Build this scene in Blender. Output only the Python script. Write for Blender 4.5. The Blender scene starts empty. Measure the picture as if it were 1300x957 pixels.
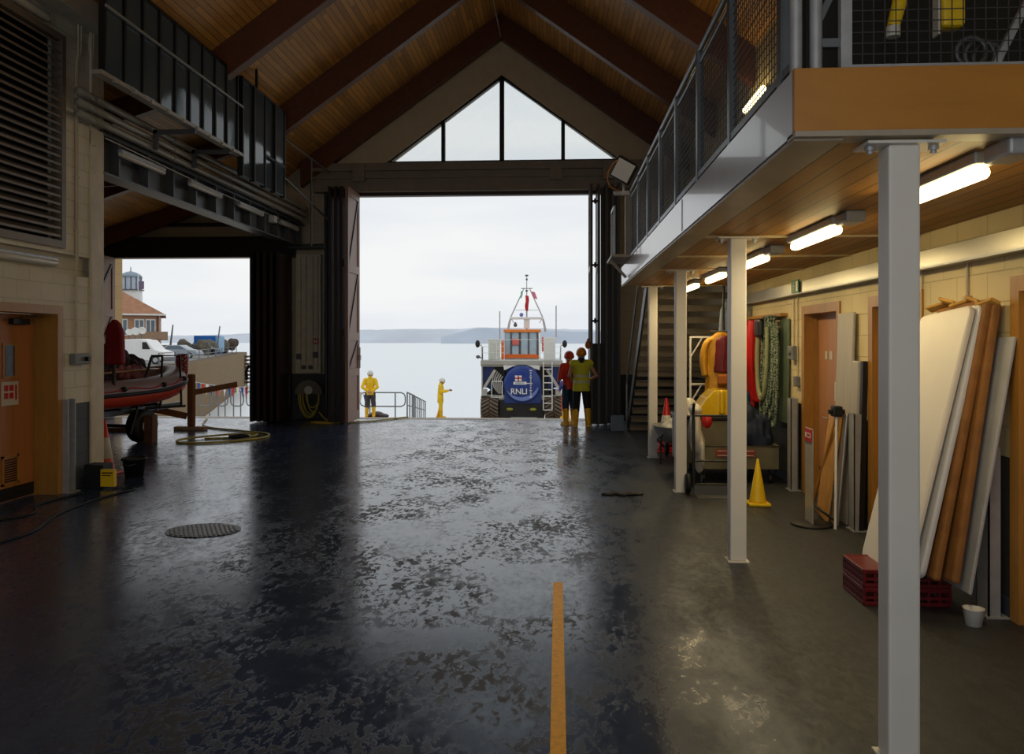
import bpy, bmesh, math, random
from mathutils import Vector, Matrix, noise
random.seed(7)
PI = math.pi
sc = bpy.context.scene
C = sc.collection
F_PX = 1011.0; TH = math.atan(58/F_PX); CT, ST = math.cos(TH), math.sin(TH); EYE = 1.9

# ---------------------------------------------------------------- materials
def lin(c):
    return tuple(((x/255)/12.92 if x/255 <= .04045 else ((x/255+.055)/1.055)**2.4) for x in c) + (1,)

class NT:
    def __init__(s, name):
        s.m = bpy.data.materials.new(name); s.m.use_nodes = True
        s.t = s.m.node_tree; s.n = s.t.nodes; s.l = s.t.links
        s.b = s.n['Principled BSDF']; s.out = s.n['Material Output']
    def add(s, typ, **kw):
        n = s.n.new(typ)
        for k, v in kw.items():
            if k.startswith('i_'):
                key = k[2:].replace('_', ' ')
                n.inputs[key].default_value = v
            else: setattr(n, k, v)
        return n
    def link(s, a, b): s.l.new(a, b)
    def mapping(s, scale=(1,1,1), rot=(0,0,0), loc=(0,0,0)):
        tc = s.add('ShaderNodeTexCoord'); mp = s.add('ShaderNodeMapping')
        mp.inputs['Scale'].default_value = scale; mp.inputs['Rotation'].default_value = rot; mp.inputs['Location'].default_value = loc
        s.link(tc.outputs['Object'], mp.inputs['Vector']); return mp.outputs['Vector']
    def noise(s, vec, scale=5, detail=4, rough=.55, dist=0):
        n = s.add('ShaderNodeTexNoise'); n.inputs['Scale'].default_value = scale
        n.inputs['Detail'].default_value = detail; n.inputs['Roughness'].default_value = rough; n.inputs['Distortion'].default_value = dist
        s.link(vec, n.inputs['Vector']); return n.outputs['Fac']
    def ramp(s, fac, stops):
        r = s.add('ShaderNodeValToRGB'); e = r.color_ramp.elements
        while len(e) > 1: e.remove(e[-1])
        e[0].position = stops[0][0]; e[0].color = stops[0][1]
        for p, c in stops[1:]:
            k = e.new(p); k.color = c
        s.link(fac, r.inputs['Fac']); return r.outputs['Color']
    def mix(s, fac, a, b, typ='MIX'):
        m = s.add('ShaderNodeMix', data_type='RGBA', blend_type=typ)
        for sock, v in ((m.inputs['Factor'], fac), (m.inputs['A'], a), (m.inputs['B'], b)):
            if hasattr(v, 'links'): s.link(v, sock)
            else: sock.default_value = v
        return m.outputs['Result']
    def math(s, op, a, b=None, clamp=False):
        m = s.add('ShaderNodeMath', operation=op, use_clamp=clamp)
        for i, v in enumerate((a, b)):
            if v is None: continue
            if hasattr(v, 'links'): s.link(v, m.inputs[i])
            else: m.inputs[i].default_value = v
        return m.outputs[0]
    def bump(s, h, strength=.3, dist=.01):
        b = s.add('ShaderNodeBump'); b.inputs['Strength'].default_value = strength; b.inputs['Distance'].default_value = dist
        s.link(h, b.inputs['Height']); s.link(b.outputs['Normal'], s.b.inputs['Normal'])

_mc = {}
def M(name, col=(128,128,128), rough=.5, metal=0, var=.12, vs=4, bump=.15, bs=60, coat=0, stretch=(1,1,1)):
    if name in _mc: return _mc[name]
    t = NT(name); c = lin(col)
    v = t.mapping(stretch)
    n = t.noise(v, vs, 5)
    d = tuple(x*(1-var) for x in c[:3])+(1,); u = tuple(min(1, x*(1+var)) for x in c[:3])+(1,)
    t.link(t.ramp(n, [(.3, d), (.7, u)]), t.b.inputs['Base Color'])
    t.b.inputs['Roughness'].default_value = rough; t.b.inputs['Metallic'].default_value = metal
    t.b.inputs['Coat Weight'].default_value = coat
    if bump: t.bump(t.noise(v, bs, 3), bump, .004)
    _mc[name] = t.m; return t.m

def emit(name, col, s):
    if name in _mc: return _mc[name]
    t = NT(name); c = lin(col)
    t.b.inputs['Base Color'].default_value = c; t.b.inputs['Emission Color'].default_value = c
    t.b.inputs['Emission Strength'].default_value = s; t.b.inputs['Roughness'].default_value = .4
    _mc[name] = t.m; return t.m

def block_mat(name, col, dado, axis, bw=.44, bh=.2175, dz=1.1, dark=.72):
    t = NT(name)
    tc = t.add('ShaderNodeTexCoord'); sp = t.add('ShaderNodeSeparateXYZ'); t.link(tc.outputs['Object'], sp.inputs[0])
    cb = t.add('ShaderNodeCombineXYZ')
    t.link(sp.outputs['Y' if axis == 'X' else 'X'], cb.inputs[0]); t.link(sp.outputs['Z'], cb.inputs[1])
    br = t.add('ShaderNodeTexBrick'); br.offset = .5
    for k, v in (('Scale', 1), ('Brick Width', bw), ('Row Height', bh), ('Mortar Size', .006), ('Mortar Smooth', .3), ('Bias', 0)):
        br.inputs[k].default_value = v
    c = lin(col); m = tuple(x*dark for x in c[:3])+(1,)
    br.inputs['Color1'].default_value = c; br.inputs['Color2'].default_value = tuple(x*.93 for x in c[:3])+(1,); br.inputs['Mortar'].default_value = m
    t.link(cb.outputs[0], br.inputs['Vector'])
    out = br.outputs['Color']
    if dado:
        br2 = t.add('ShaderNodeTexBrick'); br2.offset = .5
        for k, v in (('Scale', 1), ('Brick Width', bw), ('Row Height', bh), ('Mortar Size', .006), ('Mortar Smooth', .3)):
            br2.inputs[k].default_value = v
        d = lin(dado); br2.inputs['Color1'].default_value = d; br2.inputs['Color2'].default_value = tuple(x*.85 for x in d[:3])+(1,); br2.inputs['Mortar'].default_value = tuple(x*.6 for x in d[:3])+(1,)
        t.link(cb.outputs[0], br2.inputs['Vector'])
        lt = t.math('LESS_THAN', sp.outputs['Z'], dz)
        out = t.mix(lt, out, br2.outputs['Color'])
    n = t.noise(tc.outputs['Object'], 1.7, 6)
    out = t.mix(.35, out, t.ramp(n, [(.3, (.7,.68,.62,1)), (.65, (1,1,1,1))]), 'MULTIPLY')
    t.link(out, t.b.inputs['Base Color']); t.b.inputs['Roughness'].default_value = .6
    inv = t.math('SUBTRACT', 1, br.outputs['Fac'])
    h = t.math('ADD', inv, t.math('MULTIPLY', t.noise(tc.outputs['Object'], 45, 4), .35))
    t.bump(h, .5, .006)
    return t.m

def plank_mat(name, col, groove, width, axis='X', rough=.45, slope=1.0, var=.25, glen=2.4):
    """boards running along Y; joints every `width` along the other axis"""
    t = NT(name)
    tc = t.add('ShaderNodeTexCoord'); sp = t.add('ShaderNodeSeparateXYZ'); t.link(tc.outputs['Object'], sp.inputs[0])
    s = t.math('MULTIPLY', sp.outputs[axis], slope/width)
    fr = t.math('FRACT', t.math('ADD', s, 200)); idn = t.math('FLOOR', t.math('ADD', s, 200))
    g = t.math('LESS_THAN', fr, groove)
    wn = t.add('ShaderNodeTexWhiteNoise', noise_dimensions='2D')
    cb = t.add('ShaderNodeCombineXYZ'); t.link(idn, cb.inputs[0])
    seg = t.math('FLOOR', t.math('DIVIDE', t.math('ADD', sp.outputs['Y'], t.math('MULTIPLY', idn, 1.37)), glen)); t.link(seg, cb.inputs[1])
    t.link(cb.outputs[0], wn.inputs['Vector'])
    c = lin(col); a = tuple(x*(1-var) for x in c[:3])+(1,); b = tuple(min(1, x*(1+var)) for x in c[:3])+(1,)
    base = t.mix(wn.outputs['Value'], a, b)
    mp = t.add('ShaderNodeMapping'); mp.inputs['Scale'].default_value = (14, 1.1, 14); t.link(tc.outputs['Object'], mp.inputs[0])
    gr = t.noise(mp.outputs[0], 3, 6, .6, .6)
    base = t.mix(.5, base, t.ramp(gr, [(.3, (.62,.55,.5,1)), (.7, (1,1,1,1))]), 'MULTIPLY')
    base = t.mix(g, base, tuple(x*.22 for x in c[:3])+(1,))
    t.link(base, t.b.inputs['Base Color']); t.b.inputs['Roughness'].default_value = rough
    t.bump(t.math('SUBTRACT', 1, g), .6, .008)
    return t.m

def wood_mat(name, col, dirn=(1,1,.12), rough=.45, var=.25, sc_=9):
    if name in _mc: return _mc[name]
    t = NT(name); v = t.mapping(dirn); n = t.noise(v, sc_, 6, .6, 1.2); c = lin(col)
    t.link(t.ramp(n, [(.28, tuple(x*(1-var) for x in c[:3])+(1,)), (.72, tuple(min(1, x*(1+var)) for x in c[:3])+(1,))]), t.b.inputs['Base Color'])
    t.b.inputs['Roughness'].default_value = rough; t.bump(n, .12, .003)
    _mc[name] = t.m; return t.m

# ---------------------------------------------------------------- geometry
class MB:
    def __init__(s): s.v = []; s.f = []; s.sm = []; s.mi = []; s.cur = 0
    def _add(s, vs, fs, smooth=False, T=None):
        o = len(s.v)
        s.v += [tuple(T @ Vector(v)) if T else tuple(v) for v in vs]
        s.f += [tuple(i+o for i in f) for f in fs]; s.sm += [smooth]*len(fs); s.mi += [s.cur]*len(fs); return s
    def slot(s, i): s.cur = i; return s
    def box(s, x0, x1, y0, y1, z0, z1, T=None):
        return s._add([(x0,y0,z0),(x1,y0,z0),(x1,y1,z0),(x0,y1,z0),(x0,y0,z1),(x1,y0,z1),(x1,y1,z1),(x0,y1,z1)],
                      [(0,3,2,1),(4,5,6,7),(0,1,5,4),(1,2,6,5),(2,3,7,6),(3,0,4,7)], False, T)
    def cbox(s, c, size, rot=None, T=None):
        m = Matrix.Translation(c)
        if rot: m = m @ (Matrix.Rotation(rot[2],4,'Z') @ Matrix.Rotation(rot[1],4,'Y') @ Matrix.Rotation(rot[0],4,'X'))
        if T: m = T @ m
        a, b, d = (x/2 for x in size)
        return s.box(-a, a, -b, b, -d, d, m)
    def bev(s, x0, x1, y0, y1, z0, z1, r=.01, T=None, seg=2):
        bm = bmesh.new(); bmesh.ops.create_cube(bm, size=1)
        for v in bm.verts: v.co = Vector(((x0+x1)/2+v.co.x*(x1-x0), (y0+y1)/2+v.co.y*(y1-y0), (z0+z1)/2+v.co.z*(z1-z0)))
        bmesh.ops.bevel(bm, geom=bm.edges[:], offset=r, segments=seg, profile=.5, affect='EDGES')
        s._add([v.co.copy() for v in bm.verts], [[v.index for v in f.verts] for f in bm.faces], False, T) if not bm.verts.index_update() else 0
        bm.free(); return s
    def bar(s, p, q, w, h=None, up=(0,0,1), T=None):
        """rectangular bar from p to q; w sideways, h along up"""
        h = h or w; p = Vector(p); q = Vector(q); d = (q-p); L = d.length; d.normalize()
        u = Vector(up)
        if abs(d.dot(u)) > .98: u = Vector((0,1,0))
        x = d.cross(u).normalized(); u = x.cross(d).normalized()
        vs = [tuple(b + x*sx*w/2 + u*su*h/2) for b in (p, q) for sx, su in ((-1,-1),(1,-1),(1,1),(-1,1))]
        return s._add(vs, [(0,1,2,3),(7,6,5,4),(0,4,5,1),(1,5,6,2),(2,6,7,3),(3,7,4,0)], False, T)
    def tube(s, pts, r, n=10, caps=True, T=None, closed=False, flat=1.0):
        pts = [Vector(p) for p in pts]; k = len(pts)
        rs = r if isinstance(r, (list, tuple)) else [r]*k
        vs = []; fs = []
        prev = None
        for i, p in enumerate(pts):
            if closed: d = pts[(i+1) % k]-pts[i-1]
            else: d = pts[min(i+1, k-1)]-pts[max(i-1, 0)]
            d.normalize()
            if prev is None:
                a = Vector((0,0,1)) if abs(d.z) < .9 else Vector((0,1,0))
                x = d.cross(a).normalized()
            else: x = (prev - d*prev.dot(d)).normalized()
            prev = x; y = d.cross(x)
            for j in range(n):
                an = 2*PI*j/n; vs.append(p + x*math.cos(an)*rs[i] + y*math.sin(an)*rs[i]*flat)
        for i in range(k if closed else k-1):
            a = i*n; b = ((i+1) % k)*n
            for j in range(n): fs.append((a+j, a+(j+1) % n, b+(j+1) % n, b+j))
        s._add(vs, fs, True, T)
        if caps and not closed:
            s._add([vs[j] for j in range(n)], [tuple(range(n))[::-1]], False, T)
            s._add([vs[(k-1)*n+j] for j in range(n)], [tuple(range(n))], False, T)
        return s
    def cyl(s, p, q, r1, r2=None, n=16, T=None): return s.tube([p, q], [r1, r1 if r2 is None else r2], n, True, T)
    def lathe(s, prof, n=20, T=None, c=(0,0,0)):
        vs = []; fs = []; k = len(prof)
        for r, z in prof:
            for j in range(n): vs.append((c[0]+r*math.cos(2*PI*j/n), c[1]+r*math.sin(2*PI*j/n), c[2]+z))
        for i in range(k-1):
            for j in range(n): fs.append((i*n+j, i*n+(j+1) % n, (i+1)*n+(j+1) % n, (i+1)*n+j))
        fs.append(tuple(range(n))[::-1]); fs.append(tuple((k-1)*n+j for j in range(n)))
        return s._add(vs, fs, True, T)
    def ell(s, c, r, n=16, m=10, T=None, rot=None):
        vs = [(0,0,-1)]; fs = []
        for i in range(1, m):
            a = -PI/2+PI*i/m
            for j in range(n): vs.append((math.cos(a)*math.cos(2*PI*j/n), math.cos(a)*math.sin(2*PI*j/n), math.sin(a)))
        vs.append((0,0,1)); e = len(vs)-1
        for j in range(n): fs.append((0, 1+(j+1) % n, 1+j))
        for i in range(m-2):
            for j in range(n): a = 1+i*n; fs.append((a+j, a+(j+1) % n, a+n+(j+1) % n, a+n+j))
        a = 1+(m-2)*n
        for j in range(n): fs.append((a+j, a+(j+1) % n, e))
        r = r if isinstance(r, (list, tuple)) else (r,r,r)
        mt = Matrix.Translation(c)
        if rot: mt = mt @ rot
        mt = mt @ Matrix.Diagonal((*r, 1))
        if T: mt = T @ mt
        return s._add(vs, fs, True, mt)
    def prism(s, poly, a0, a1, axis='Y', T=None):
        """poly in the other two coordinates; extruded a0..a1 along axis"""
        def mk(p, a): return {'Y': (p[0], a, p[1]), 'X': (a, p[0], p[1]), 'Z': (p[0], p[1], a)}[axis]
        n = len(poly); vs = [mk(p, a0) for p in poly]+[mk(p, a1) for p in poly]
        fs = [tuple(range(n)), tuple(range(2*n-1, n-1, -1))]+[(i, i+n, (i+1) % n+n, (i+1) % n) for i in range(n)]
        return s._add(vs, fs, False, T)
    def caps(s, p, q, r1, r2=None, fx=1, fy=1, n=12):
        """tapered capsule, cross-section scaled (used before a remesh)"""
        p = Vector(p); q = Vector(q); r2 = r1 if r2 is None else r2
        d = q-p; L = d.length or 1e-6
        z = d/L; ref = Vector((1,0,0)) if abs(z.x) < .9 else Vector((0,1,0))
        y = z.cross(ref).normalized(); x = y.cross(z).normalized()
        prof = [(0,-r1)]+[(r1*math.cos(a), r1*math.sin(a)) for a in (-1.1,-.6,0)]+[(r2*math.cos(a), L+r2*math.sin(a)) for a in (0,.6,1.1)]+[(0,L+r2)]
        vs = []; fs = []; k = len(prof)
        for pr, pz in prof:
            pr = max(pr, .0005)
            for j in range(n):
                an = 2*PI*j/n; vs.append(p + x*math.cos(an)*pr*fx + y*math.sin(an)*pr*fy + z*pz)
        for i in range(k-1):
            for j in range(n): fs.append((i*n+j, i*n+(j+1) % n, (i+1)*n+(j+1) % n, (i+1)*n+j))
        fs.append(tuple(range(n))[::-1]); fs.append(tuple((k-1)*n+j for j in range(n)))
        return s._add(vs, fs, True)
    def mesh(s, name, mats):
        me = bpy.data.meshes.new(name); me.from_pydata([tuple(v) for v in s.v], [], s.f)
        for m in (mats if isinstance(mats, (list, tuple)) else [mats]): me.materials.append(m)
        me.polygons.foreach_set('use_smooth', s.sm); me.polygons.foreach_set('material_index', s.mi)
        bm = bmesh.new(); bm.from_mesh(me); bmesh.ops.recalc_face_normals(bm, faces=bm.faces[:]); bm.to_mesh(me); bm.free()
        me.update(); return me

WM = {}
def wmat(o): return WM.get(o.name, Matrix.Identity(4))
def tag(o, label=None, cat=None, group=None, kind=None):
    for k, v in (('label', label), ('category', cat), ('group', group), ('kind', kind)):
        if v: o[k] = v
    return o
def thing(name, label, cat, loc=(0,0,0), rz=0, group=None, kind=None):
    o = bpy.data.objects.new(name, None); o.empty_display_size = .1; C.objects.link(o)
    o.location = loc; o.rotation_euler = (0,0,rz)
    WM[o.name] = Matrix.Translation(loc) @ Matrix.Rotation(rz, 4, 'Z')
    return tag(o, label, cat, group, kind)
TMP = bpy.data.scenes.new('tmp')
def evaluate(o):
    TMP.collection.objects.link(o); vl = TMP.view_layers[0]; vl.update()
    nm = bpy.data.meshes.new_from_object(o.evaluated_get(vl.depsgraph)); TMP.collection.objects.unlink(o); return nm
def link_mesh(me, name, parent=None, base=None, remesh=None, smooth=0, label=None):
    """me is in world coordinates; put it under parent, or at its own base"""
    o = bpy.data.objects.new(name, me)
    if remesh:
        md = o.modifiers.new('r', 'REMESH'); md.mode = 'VOXEL'; md.voxel_size = remesh; md.use_smooth_shade = True
        if smooth: m2 = o.modifiers.new('s', 'SMOOTH'); m2.iterations = smooth; m2.factor = .5
        nm = evaluate(o); o.modifiers.clear()
        nm.name = name
        mats = list(me.materials); o.data = nm; nm.materials.clear()
        for m in mats: nm.materials.append(m)
        for p in nm.polygons: p.use_smooth = True
        me = nm
    C.objects.link(o)
    if parent:
        o.data.transform(wmat(parent).inverted()); o.parent = parent; WM[o.name] = wmat(parent)
    else:
        co = [v.co for v in o.data.vertices]
        b = base or ((min(v.x for v in co)+max(v.x for v in co))/2, (min(v.y for v in co)+max(v.y for v in co))/2, min(v.z for v in co))
        o.data.transform(Matrix.Translation(b).inverted()); o.location = b
        WM[o.name] = Matrix.Translation(b)
    if label: o['label'] = label
    return o
def part(name, mb, mat, parent, label=None, **kw): return link_mesh(mb.mesh(name, mat), name, parent, label=label, **kw)
def solo(name, mb, mat, label, cat, group=None, kind=None, **kw): return tag(link_mesh(mb.mesh(name, mat), name, **kw), label, cat, group, kind)
def struct(name, mb, mat, label=None):
    o = link_mesh(mb.mesh(name, mat), name, base=(0,0,0)); o['kind'] = 'structure'
    if label: o['label'] = label
    return o
def bmod(o, w=.004, seg=2):
    m = o.modifiers.new('b', 'BEVEL'); m.width = w; m.segments = seg; m.limit_method = 'ANGLE'; return o
def copy_tree(o, parent=None):
    kids = [c for c in C.objects if c.parent == o]
    c = o.copy(); C.objects.link(c)
    if parent: c.parent = parent
    for k in kids: copy_tree(k, c)
    return c
def dup(o, loc, rz=0, label=None, group=None):
    c = copy_tree(o); c.location = loc; c.rotation_euler = (0,0,rz)
    if label: c['label'] = label
    if group: c['group'] = group
    return c
def text(s, size, T, mat, name, parent=None, ext=.004, bold=0):
    cu = bpy.data.curves.new(name, 'FONT'); cu.body = s; cu.size = size; cu.extrude = ext; cu.align_x = 'CENTER'; cu.align_y = 'CENTER'; cu.offset = bold
    o = bpy.data.objects.new(name, cu)
    me = evaluate(o); bpy.data.objects.remove(o)
    me.transform(T); me.materials.clear(); me.materials.append(mat); me.name = name
    return link_mesh(me, name, parent)
def bez(pts, n=8):
    """Catmull-Rom through pts"""
    P = [Vector(p) for p in pts]; P = [P[0]*2-P[1]]+P+[P[-1]*2-P[-2]]; out = []
    for i in range(1, len(P)-2):
        a, b, c, d = P[i-1:i+3]
        for k in range(n):
            t = k/n; out.append(.5*((2*b)+(c-a)*t+(2*a-5*b+4*c-d)*t*t+(3*b-a-3*c+d)*t**3))
    out.append(P[-2]); return out
def at(px, py, X=None, Y=None, Z=None):
    """world point seen at a photo pixel, on the plane X=, Y= or Z="""
    u = (px-650)/F_PX; v = (433-py)/F_PX; d = Vector((CT*u-ST, CT+ST*u, v))
    t = X/d.x if X is not None else Y/d.y if Y is not None else (Z-EYE)/d.z
    return d*t+Vector((0,0,EYE))
def ripple(o, f):
    me = o.data; ns = [v.normal.copy() for v in me.vertices]
    cs = [v.co + n*f(v.co) for v, n in zip(me.vertices, ns)]
    me.vertices.foreach_set('co', [x for c in cs for x in c]); me.update()
def drape(m, c, prof, folds=9, amp=.12, n=48, ph=0):
    """hanging cloth body: prof = [(z, half width, half depth)] top to bottom; folds deepen downwards"""
    vs = []; k = len(prof)
    for i, (z, w, d) in enumerate(prof):
        q = i/(k-1)
        for j in range(n):
            a = 2*PI*j/n; f = 1+amp*(.25+.75*q)*math.sin(folds*a+ph+1.3*math.sin(3*q+a))+.05*math.sin(5*q+2*a)
            vs.append((c[0]+w*math.cos(a)*f, c[1]+d*math.sin(a)*f, z))
    fs = [(i*n+j, i*n+(j+1) % n, (i+1)*n+(j+1) % n, (i+1)*n+j) for i in range(k-1) for j in range(n)]
    fs += [tuple(range(n))[::-1], tuple((k-1)*n+j for j in range(n))]
    return m._add(vs, fs, True)
FACE_CAM = Matrix.Rotation(PI/2, 4, 'X')        # text plane facing -Y
# ---------------------------------------------------------------- setting
YW = 19.2; RX = -1.35; RZ = 9.7; SL = .72
m_blockL = block_mat('cream painted blocks left', (226,219,200), (78,84,92), 'X')
m_blockR = block_mat('cream painted blocks right', (222,205,160), (62,64,68), 'X')
m_blockF = block_mat('cream painted blocks far', (205,190,160), (60,62,66), 'Y')
m_plaster = M('gable board', (196,180,152), .7, var=.06)
m_ceil = plank_mat('pine ceiling boards', (212,156,80), .10, .105, 'X', .4, 1.23)
m_soffit = plank_mat('varnished soffit boards', (166,118,46), .09, .135, 'X', .5, 1.0, .12)
m_glulam = wood_mat('red brown beam', (96,54,32), (1,.3,1), .4)
m_ply = wood_mat('varnished ply fascia', (182,122,44), (.25,1,1), .38, .12, 5)
m_oak = wood_mat('varnished door frame', (170,122,54), (1,1,.15), .35, .15)
m_door = wood_mat('varnished door leaf', (176,112,62), (1,1,.1), .4, .15)
m_steelw = M('white painted steel', (226,222,214), .4, 0, .05, 2, .04)
m_galv = M('galvanised steel', (170,173,176), .38, .35, .12, 9, .06)
m_alu = M('brushed aluminium', (168,166,160), .35, .8, .08, 5, .05)
m_blk = M('black painted steel', (20,19,20), .45, 0, .2, 5, .08)
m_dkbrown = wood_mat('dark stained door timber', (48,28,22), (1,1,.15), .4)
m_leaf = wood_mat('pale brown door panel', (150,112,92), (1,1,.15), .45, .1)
m_greyst = M('grey painted steel', (92,94,96), .4, .3, .1, 3, .05)
m_rubber = M('black rubber', (18,18,19), .6, 0, .2, 8, .2)
m_white = M('white plastic', (225,225,220), .35, 0, .03, 4, .03)
m_offwhite = M('off white plastic', (205,200,188), .4, 0, .04, 4, .03)
m_red = M('signal red', (190,26,28), .45, 0, .1, 5, .08)
m_yellow = M('bright yellow', (236,196,24), .4, 0, .08, 4, .06)
m_orange = M('bright orange', (236,110,30), .45, 0, .1, 4, .06)
m_blue = M('strong blue', (20,66,150), .4, 0, .1, 3, .05)
m_navy = M('navy cloth', (34,44,66), .8, 0, .15, 8, .3)

def glass_mat(name, tint=(1,1,1,1), gl=.08):
    t = NT(name); tr = t.add('ShaderNodeBsdfTransparent'); tr.inputs[0].default_value = tint
    g = t.add('ShaderNodeBsdfGlossy'); g.inputs['Roughness'].default_value = .02
    mx = t.add('ShaderNodeMixShader'); mx.inputs[0].default_value = gl
    t.link(tr.outputs[0], mx.inputs[1]); t.link(g.outputs[0], mx.inputs[2]); t.link(mx.outputs[0], t.out.inputs[0]); return t.m
m_glass = glass_mat('clear glass', (.96,.98,.98,1))

# floor: dark blue-black coated concrete, wet down the middle
def floor_mat():
    t = NT('wet dark floor'); tc = t.add('ShaderNodeTexCoord'); ob = tc.outputs['Object']
    sp = t.add('ShaderNodeSeparateXYZ'); t.link(ob, sp.inputs[0])
    mp = t.add('ShaderNodeMapping'); mp.inputs['Scale'].default_value = (1.5, .8, 1); mp.inputs['Rotation'].default_value = (0,0,.2); t.link(ob, mp.inputs[0]); v = mp.outputs[0]
    big = t.noise(v, .55, 5, .6, .3); mid = t.noise(v, 1.8, 8, .7, .5); fine = t.noise(v, 12, 6, .7, .5); grit = t.noise(ob, 150, 2, .6)
    x = t.math('ADD', sp.outputs['X'], t.math('MULTIPLY', t.math('SUBTRACT', big, .5), 2.4))
    lane = t.math('MULTIPLY', t.math('SUBTRACT', 1, t.math('ABSOLUTE', t.math('DIVIDE', t.math('ADD', x, 1.25), 1.9)), clamp=True), 2.2, True)
    dry = t.math('DIVIDE', t.math('SUBTRACT', t.math('ADD', x, t.math('MULTIPLY', t.math('SUBTRACT', mid, .5), 1.2)), .3), 1.0, clamp=True)
    mixn = t.math('ADD', t.math('MULTIPLY', mid, .42), t.math('MULTIPLY', fine, .58))
    isl = t.ramp(mixn, [(.50, (0,0,0,1)), (.535, (1,1,1,1))])
    broken = t.math('MULTIPLY', lane, t.math('MULTIPLY', isl, t.ramp(t.noise(ob, .9, 3, .6, .4), [(.42, (0,0,0,1)), (.56, (1,1,1,1))])))                       # scuffed drier islands in the wet lane
    c0 = lin((42,54,80)); c1 = lin((60,73,100))
    col = t.mix(big, c0, c1)
    col = t.mix(t.math('MULTIPLY', broken, .8), col, lin((58,52,48)))
    col = t.mix(dry, col, t.mix(mid, lin((46,46,49)), lin((58,57,56))))
    spk = t.ramp(grit, [(.35, (.7,.7,.73,1)), (.65, (1.0,1.0,1.0,1))])
    col = t.mix(.7, col, spk, 'MULTIPLY')
    t.link(col, t.b.inputs['Base Color'])
    sm = t.ramp(big, [(.35, (0,0,0,1)), (.62, (1,1,1,1))])
    r = t.math('ADD', .13, t.math('MULTIPLY', t.ramp(mixn, [(.42, (0,0,0,1)), (.6, (1,1,1,1))]), .2)); r = t.math('SUBTRACT', r, t.math('MULTIPLY', lane, .03))
    r = t.math('ADD', r, t.math('MULTIPLY', broken, .3)); r = t.math('ADD', r, t.math('MULTIPLY', dry, .32))
    t.link(r, t.b.inputs['Roughness'])
    t.b.inputs['Specular IOR Level'].default_value = .55; t.b.inputs['Specular Tint'].default_value = (.7,.84,1,1)  # blue tint puts the hall's cool light into the floor reflections
    h = t.math('ADD', t.math('MULTIPLY', grit, t.math('ADD', .1, t.math('ADD', t.math('MULTIPLY', broken, .9), t.math('MULTIPLY', dry, .8)))), t.math('MULTIPLY', fine, .12))
    t.bump(h, .32, .006)
    return t.m
struct('floor', MB().box(-11.6, 3.5, -2.0, 19.34, -.25, 0), floor_mat())

# left wall (X=-6.2) with door and louvre openings and two service slots
w = MB(); x0, x1 = -6.55, -6.2
w.box(x0, x1, -2, 8.2, 0, 2.74); w.box(x0, x1, 9.56, 10.5, 0, 2.74); w.box(x0, x1, 8.2, 9.56, 2.31, 2.74)
w.box(x0, -6.32, -2, 10.5, 2.74, 3.0); w.box(x0, x1, 10.4, 10.5, 2.74, 3.0)
w.box(x0, x1, -2, 10.5, 3.0, 3.06); w.box(x0, x1, 9.66, 10.5, 3.06, 5.72); w.box(x0, x1, -2, 5.2, 3.06, 5.72)
w.box(x0, -6.32, -2, 10.5, 5.72, 6.02); w.box(x0, x1, 10.4, 10.5, 5.72, 6.02); w.box(x0, x1, -2, 10.5, 6.02, 6.25)
struct('wall_left', w, m_blockL)
struct('trim_1', MB().bev(-6.21, -6.17, 10.22, 10.52, 0, 6.0, .015), M('cream metal corner trim', (205,192,164), .45))
# right wall
w = MB(); x0, x1 = 3.1, 3.45
for a, b in ((-2,4.4),(5.55,7.0),(8.04,8.98),(10.2,19.5)): w.box(x0, x1, a, b, 0, 6.7)
for a, b in ((4.4,5.55),(7.0,8.04),(8.98,10.2)): w.box(x0, x1, a, b, 2.33, 6.7)
struct('wall_right', w, m_blockR)
# far wall with main door, side-bay door and gable window
w = MB(); y0, y1 = YW, YW+.35
w.box(-7.15, -5.3, y0, y1, 0, 5.5); w.box(1.5, 3.45, y0, y1, 0, 6.2)
w.box(-11.6, -11.2, y0, y1, 0, 6.2); w.box(-11.2, -7.15, y0, y1, 3.97, 6.2); w.box(-7.15, -5.3, y0, y1, 5.5, 6.2)
w.box(-5.3, 1.5, y0, y1, 5.5, 6.2)
struct('wall_far', w, m_blockF)
g = MB()
g.prism([(-6.6,5.98),(-4.22,6.2),(RX,8.33),(RX,9.85)], y0-.04, y1)
g.prism([(1.56,6.2),(3.9,5.98),(RX,9.85),(RX,8.33)], y0-.04, y1)
struct('wall_far_gable', g, m_plaster)
struct('wall_back', MB().box(-6.6, -5.6, -2.0, -1.7, 0, 6.5).box(2.6, 3.5, -2.0, -1.7, 0, 6.5).box(-5.6, 2.6, -2.0, -1.7, 5.6, 9.9), m_blockF)
# side bay
struct('wall_bay_near', MB().box(-11.6, -6.55, 10.15, 10.5, 0, 6.3), m_blockF)
struct('wall_bay_left', MB().box(-11.95, -11.6, 10.15, 19.55, 0, 6), m_blockL)
# ceilings
th = .14
def zr(x): return RZ-SL*abs(x-RX)
c = MB()
c.prism([(RX,RZ),(-6.6,zr(-6.6)),(-6.6,zr(-6.6)+th),(RX,RZ+th)], -2.0, 19.56)
c.prism([(RX,RZ),(3.5,zr(3.5)),(3.5,zr(3.5)+th),(RX,RZ+th)], -2.0, 19.56)
struct('ceiling', c, m_ceil)
struct('ceiling_bay', MB().prism([(-11.95,4.35),(-6.5,6.12),(-6.5,6.26),(-11.95,4.49)], 10.15, 19.56), m_ceil)

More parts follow.
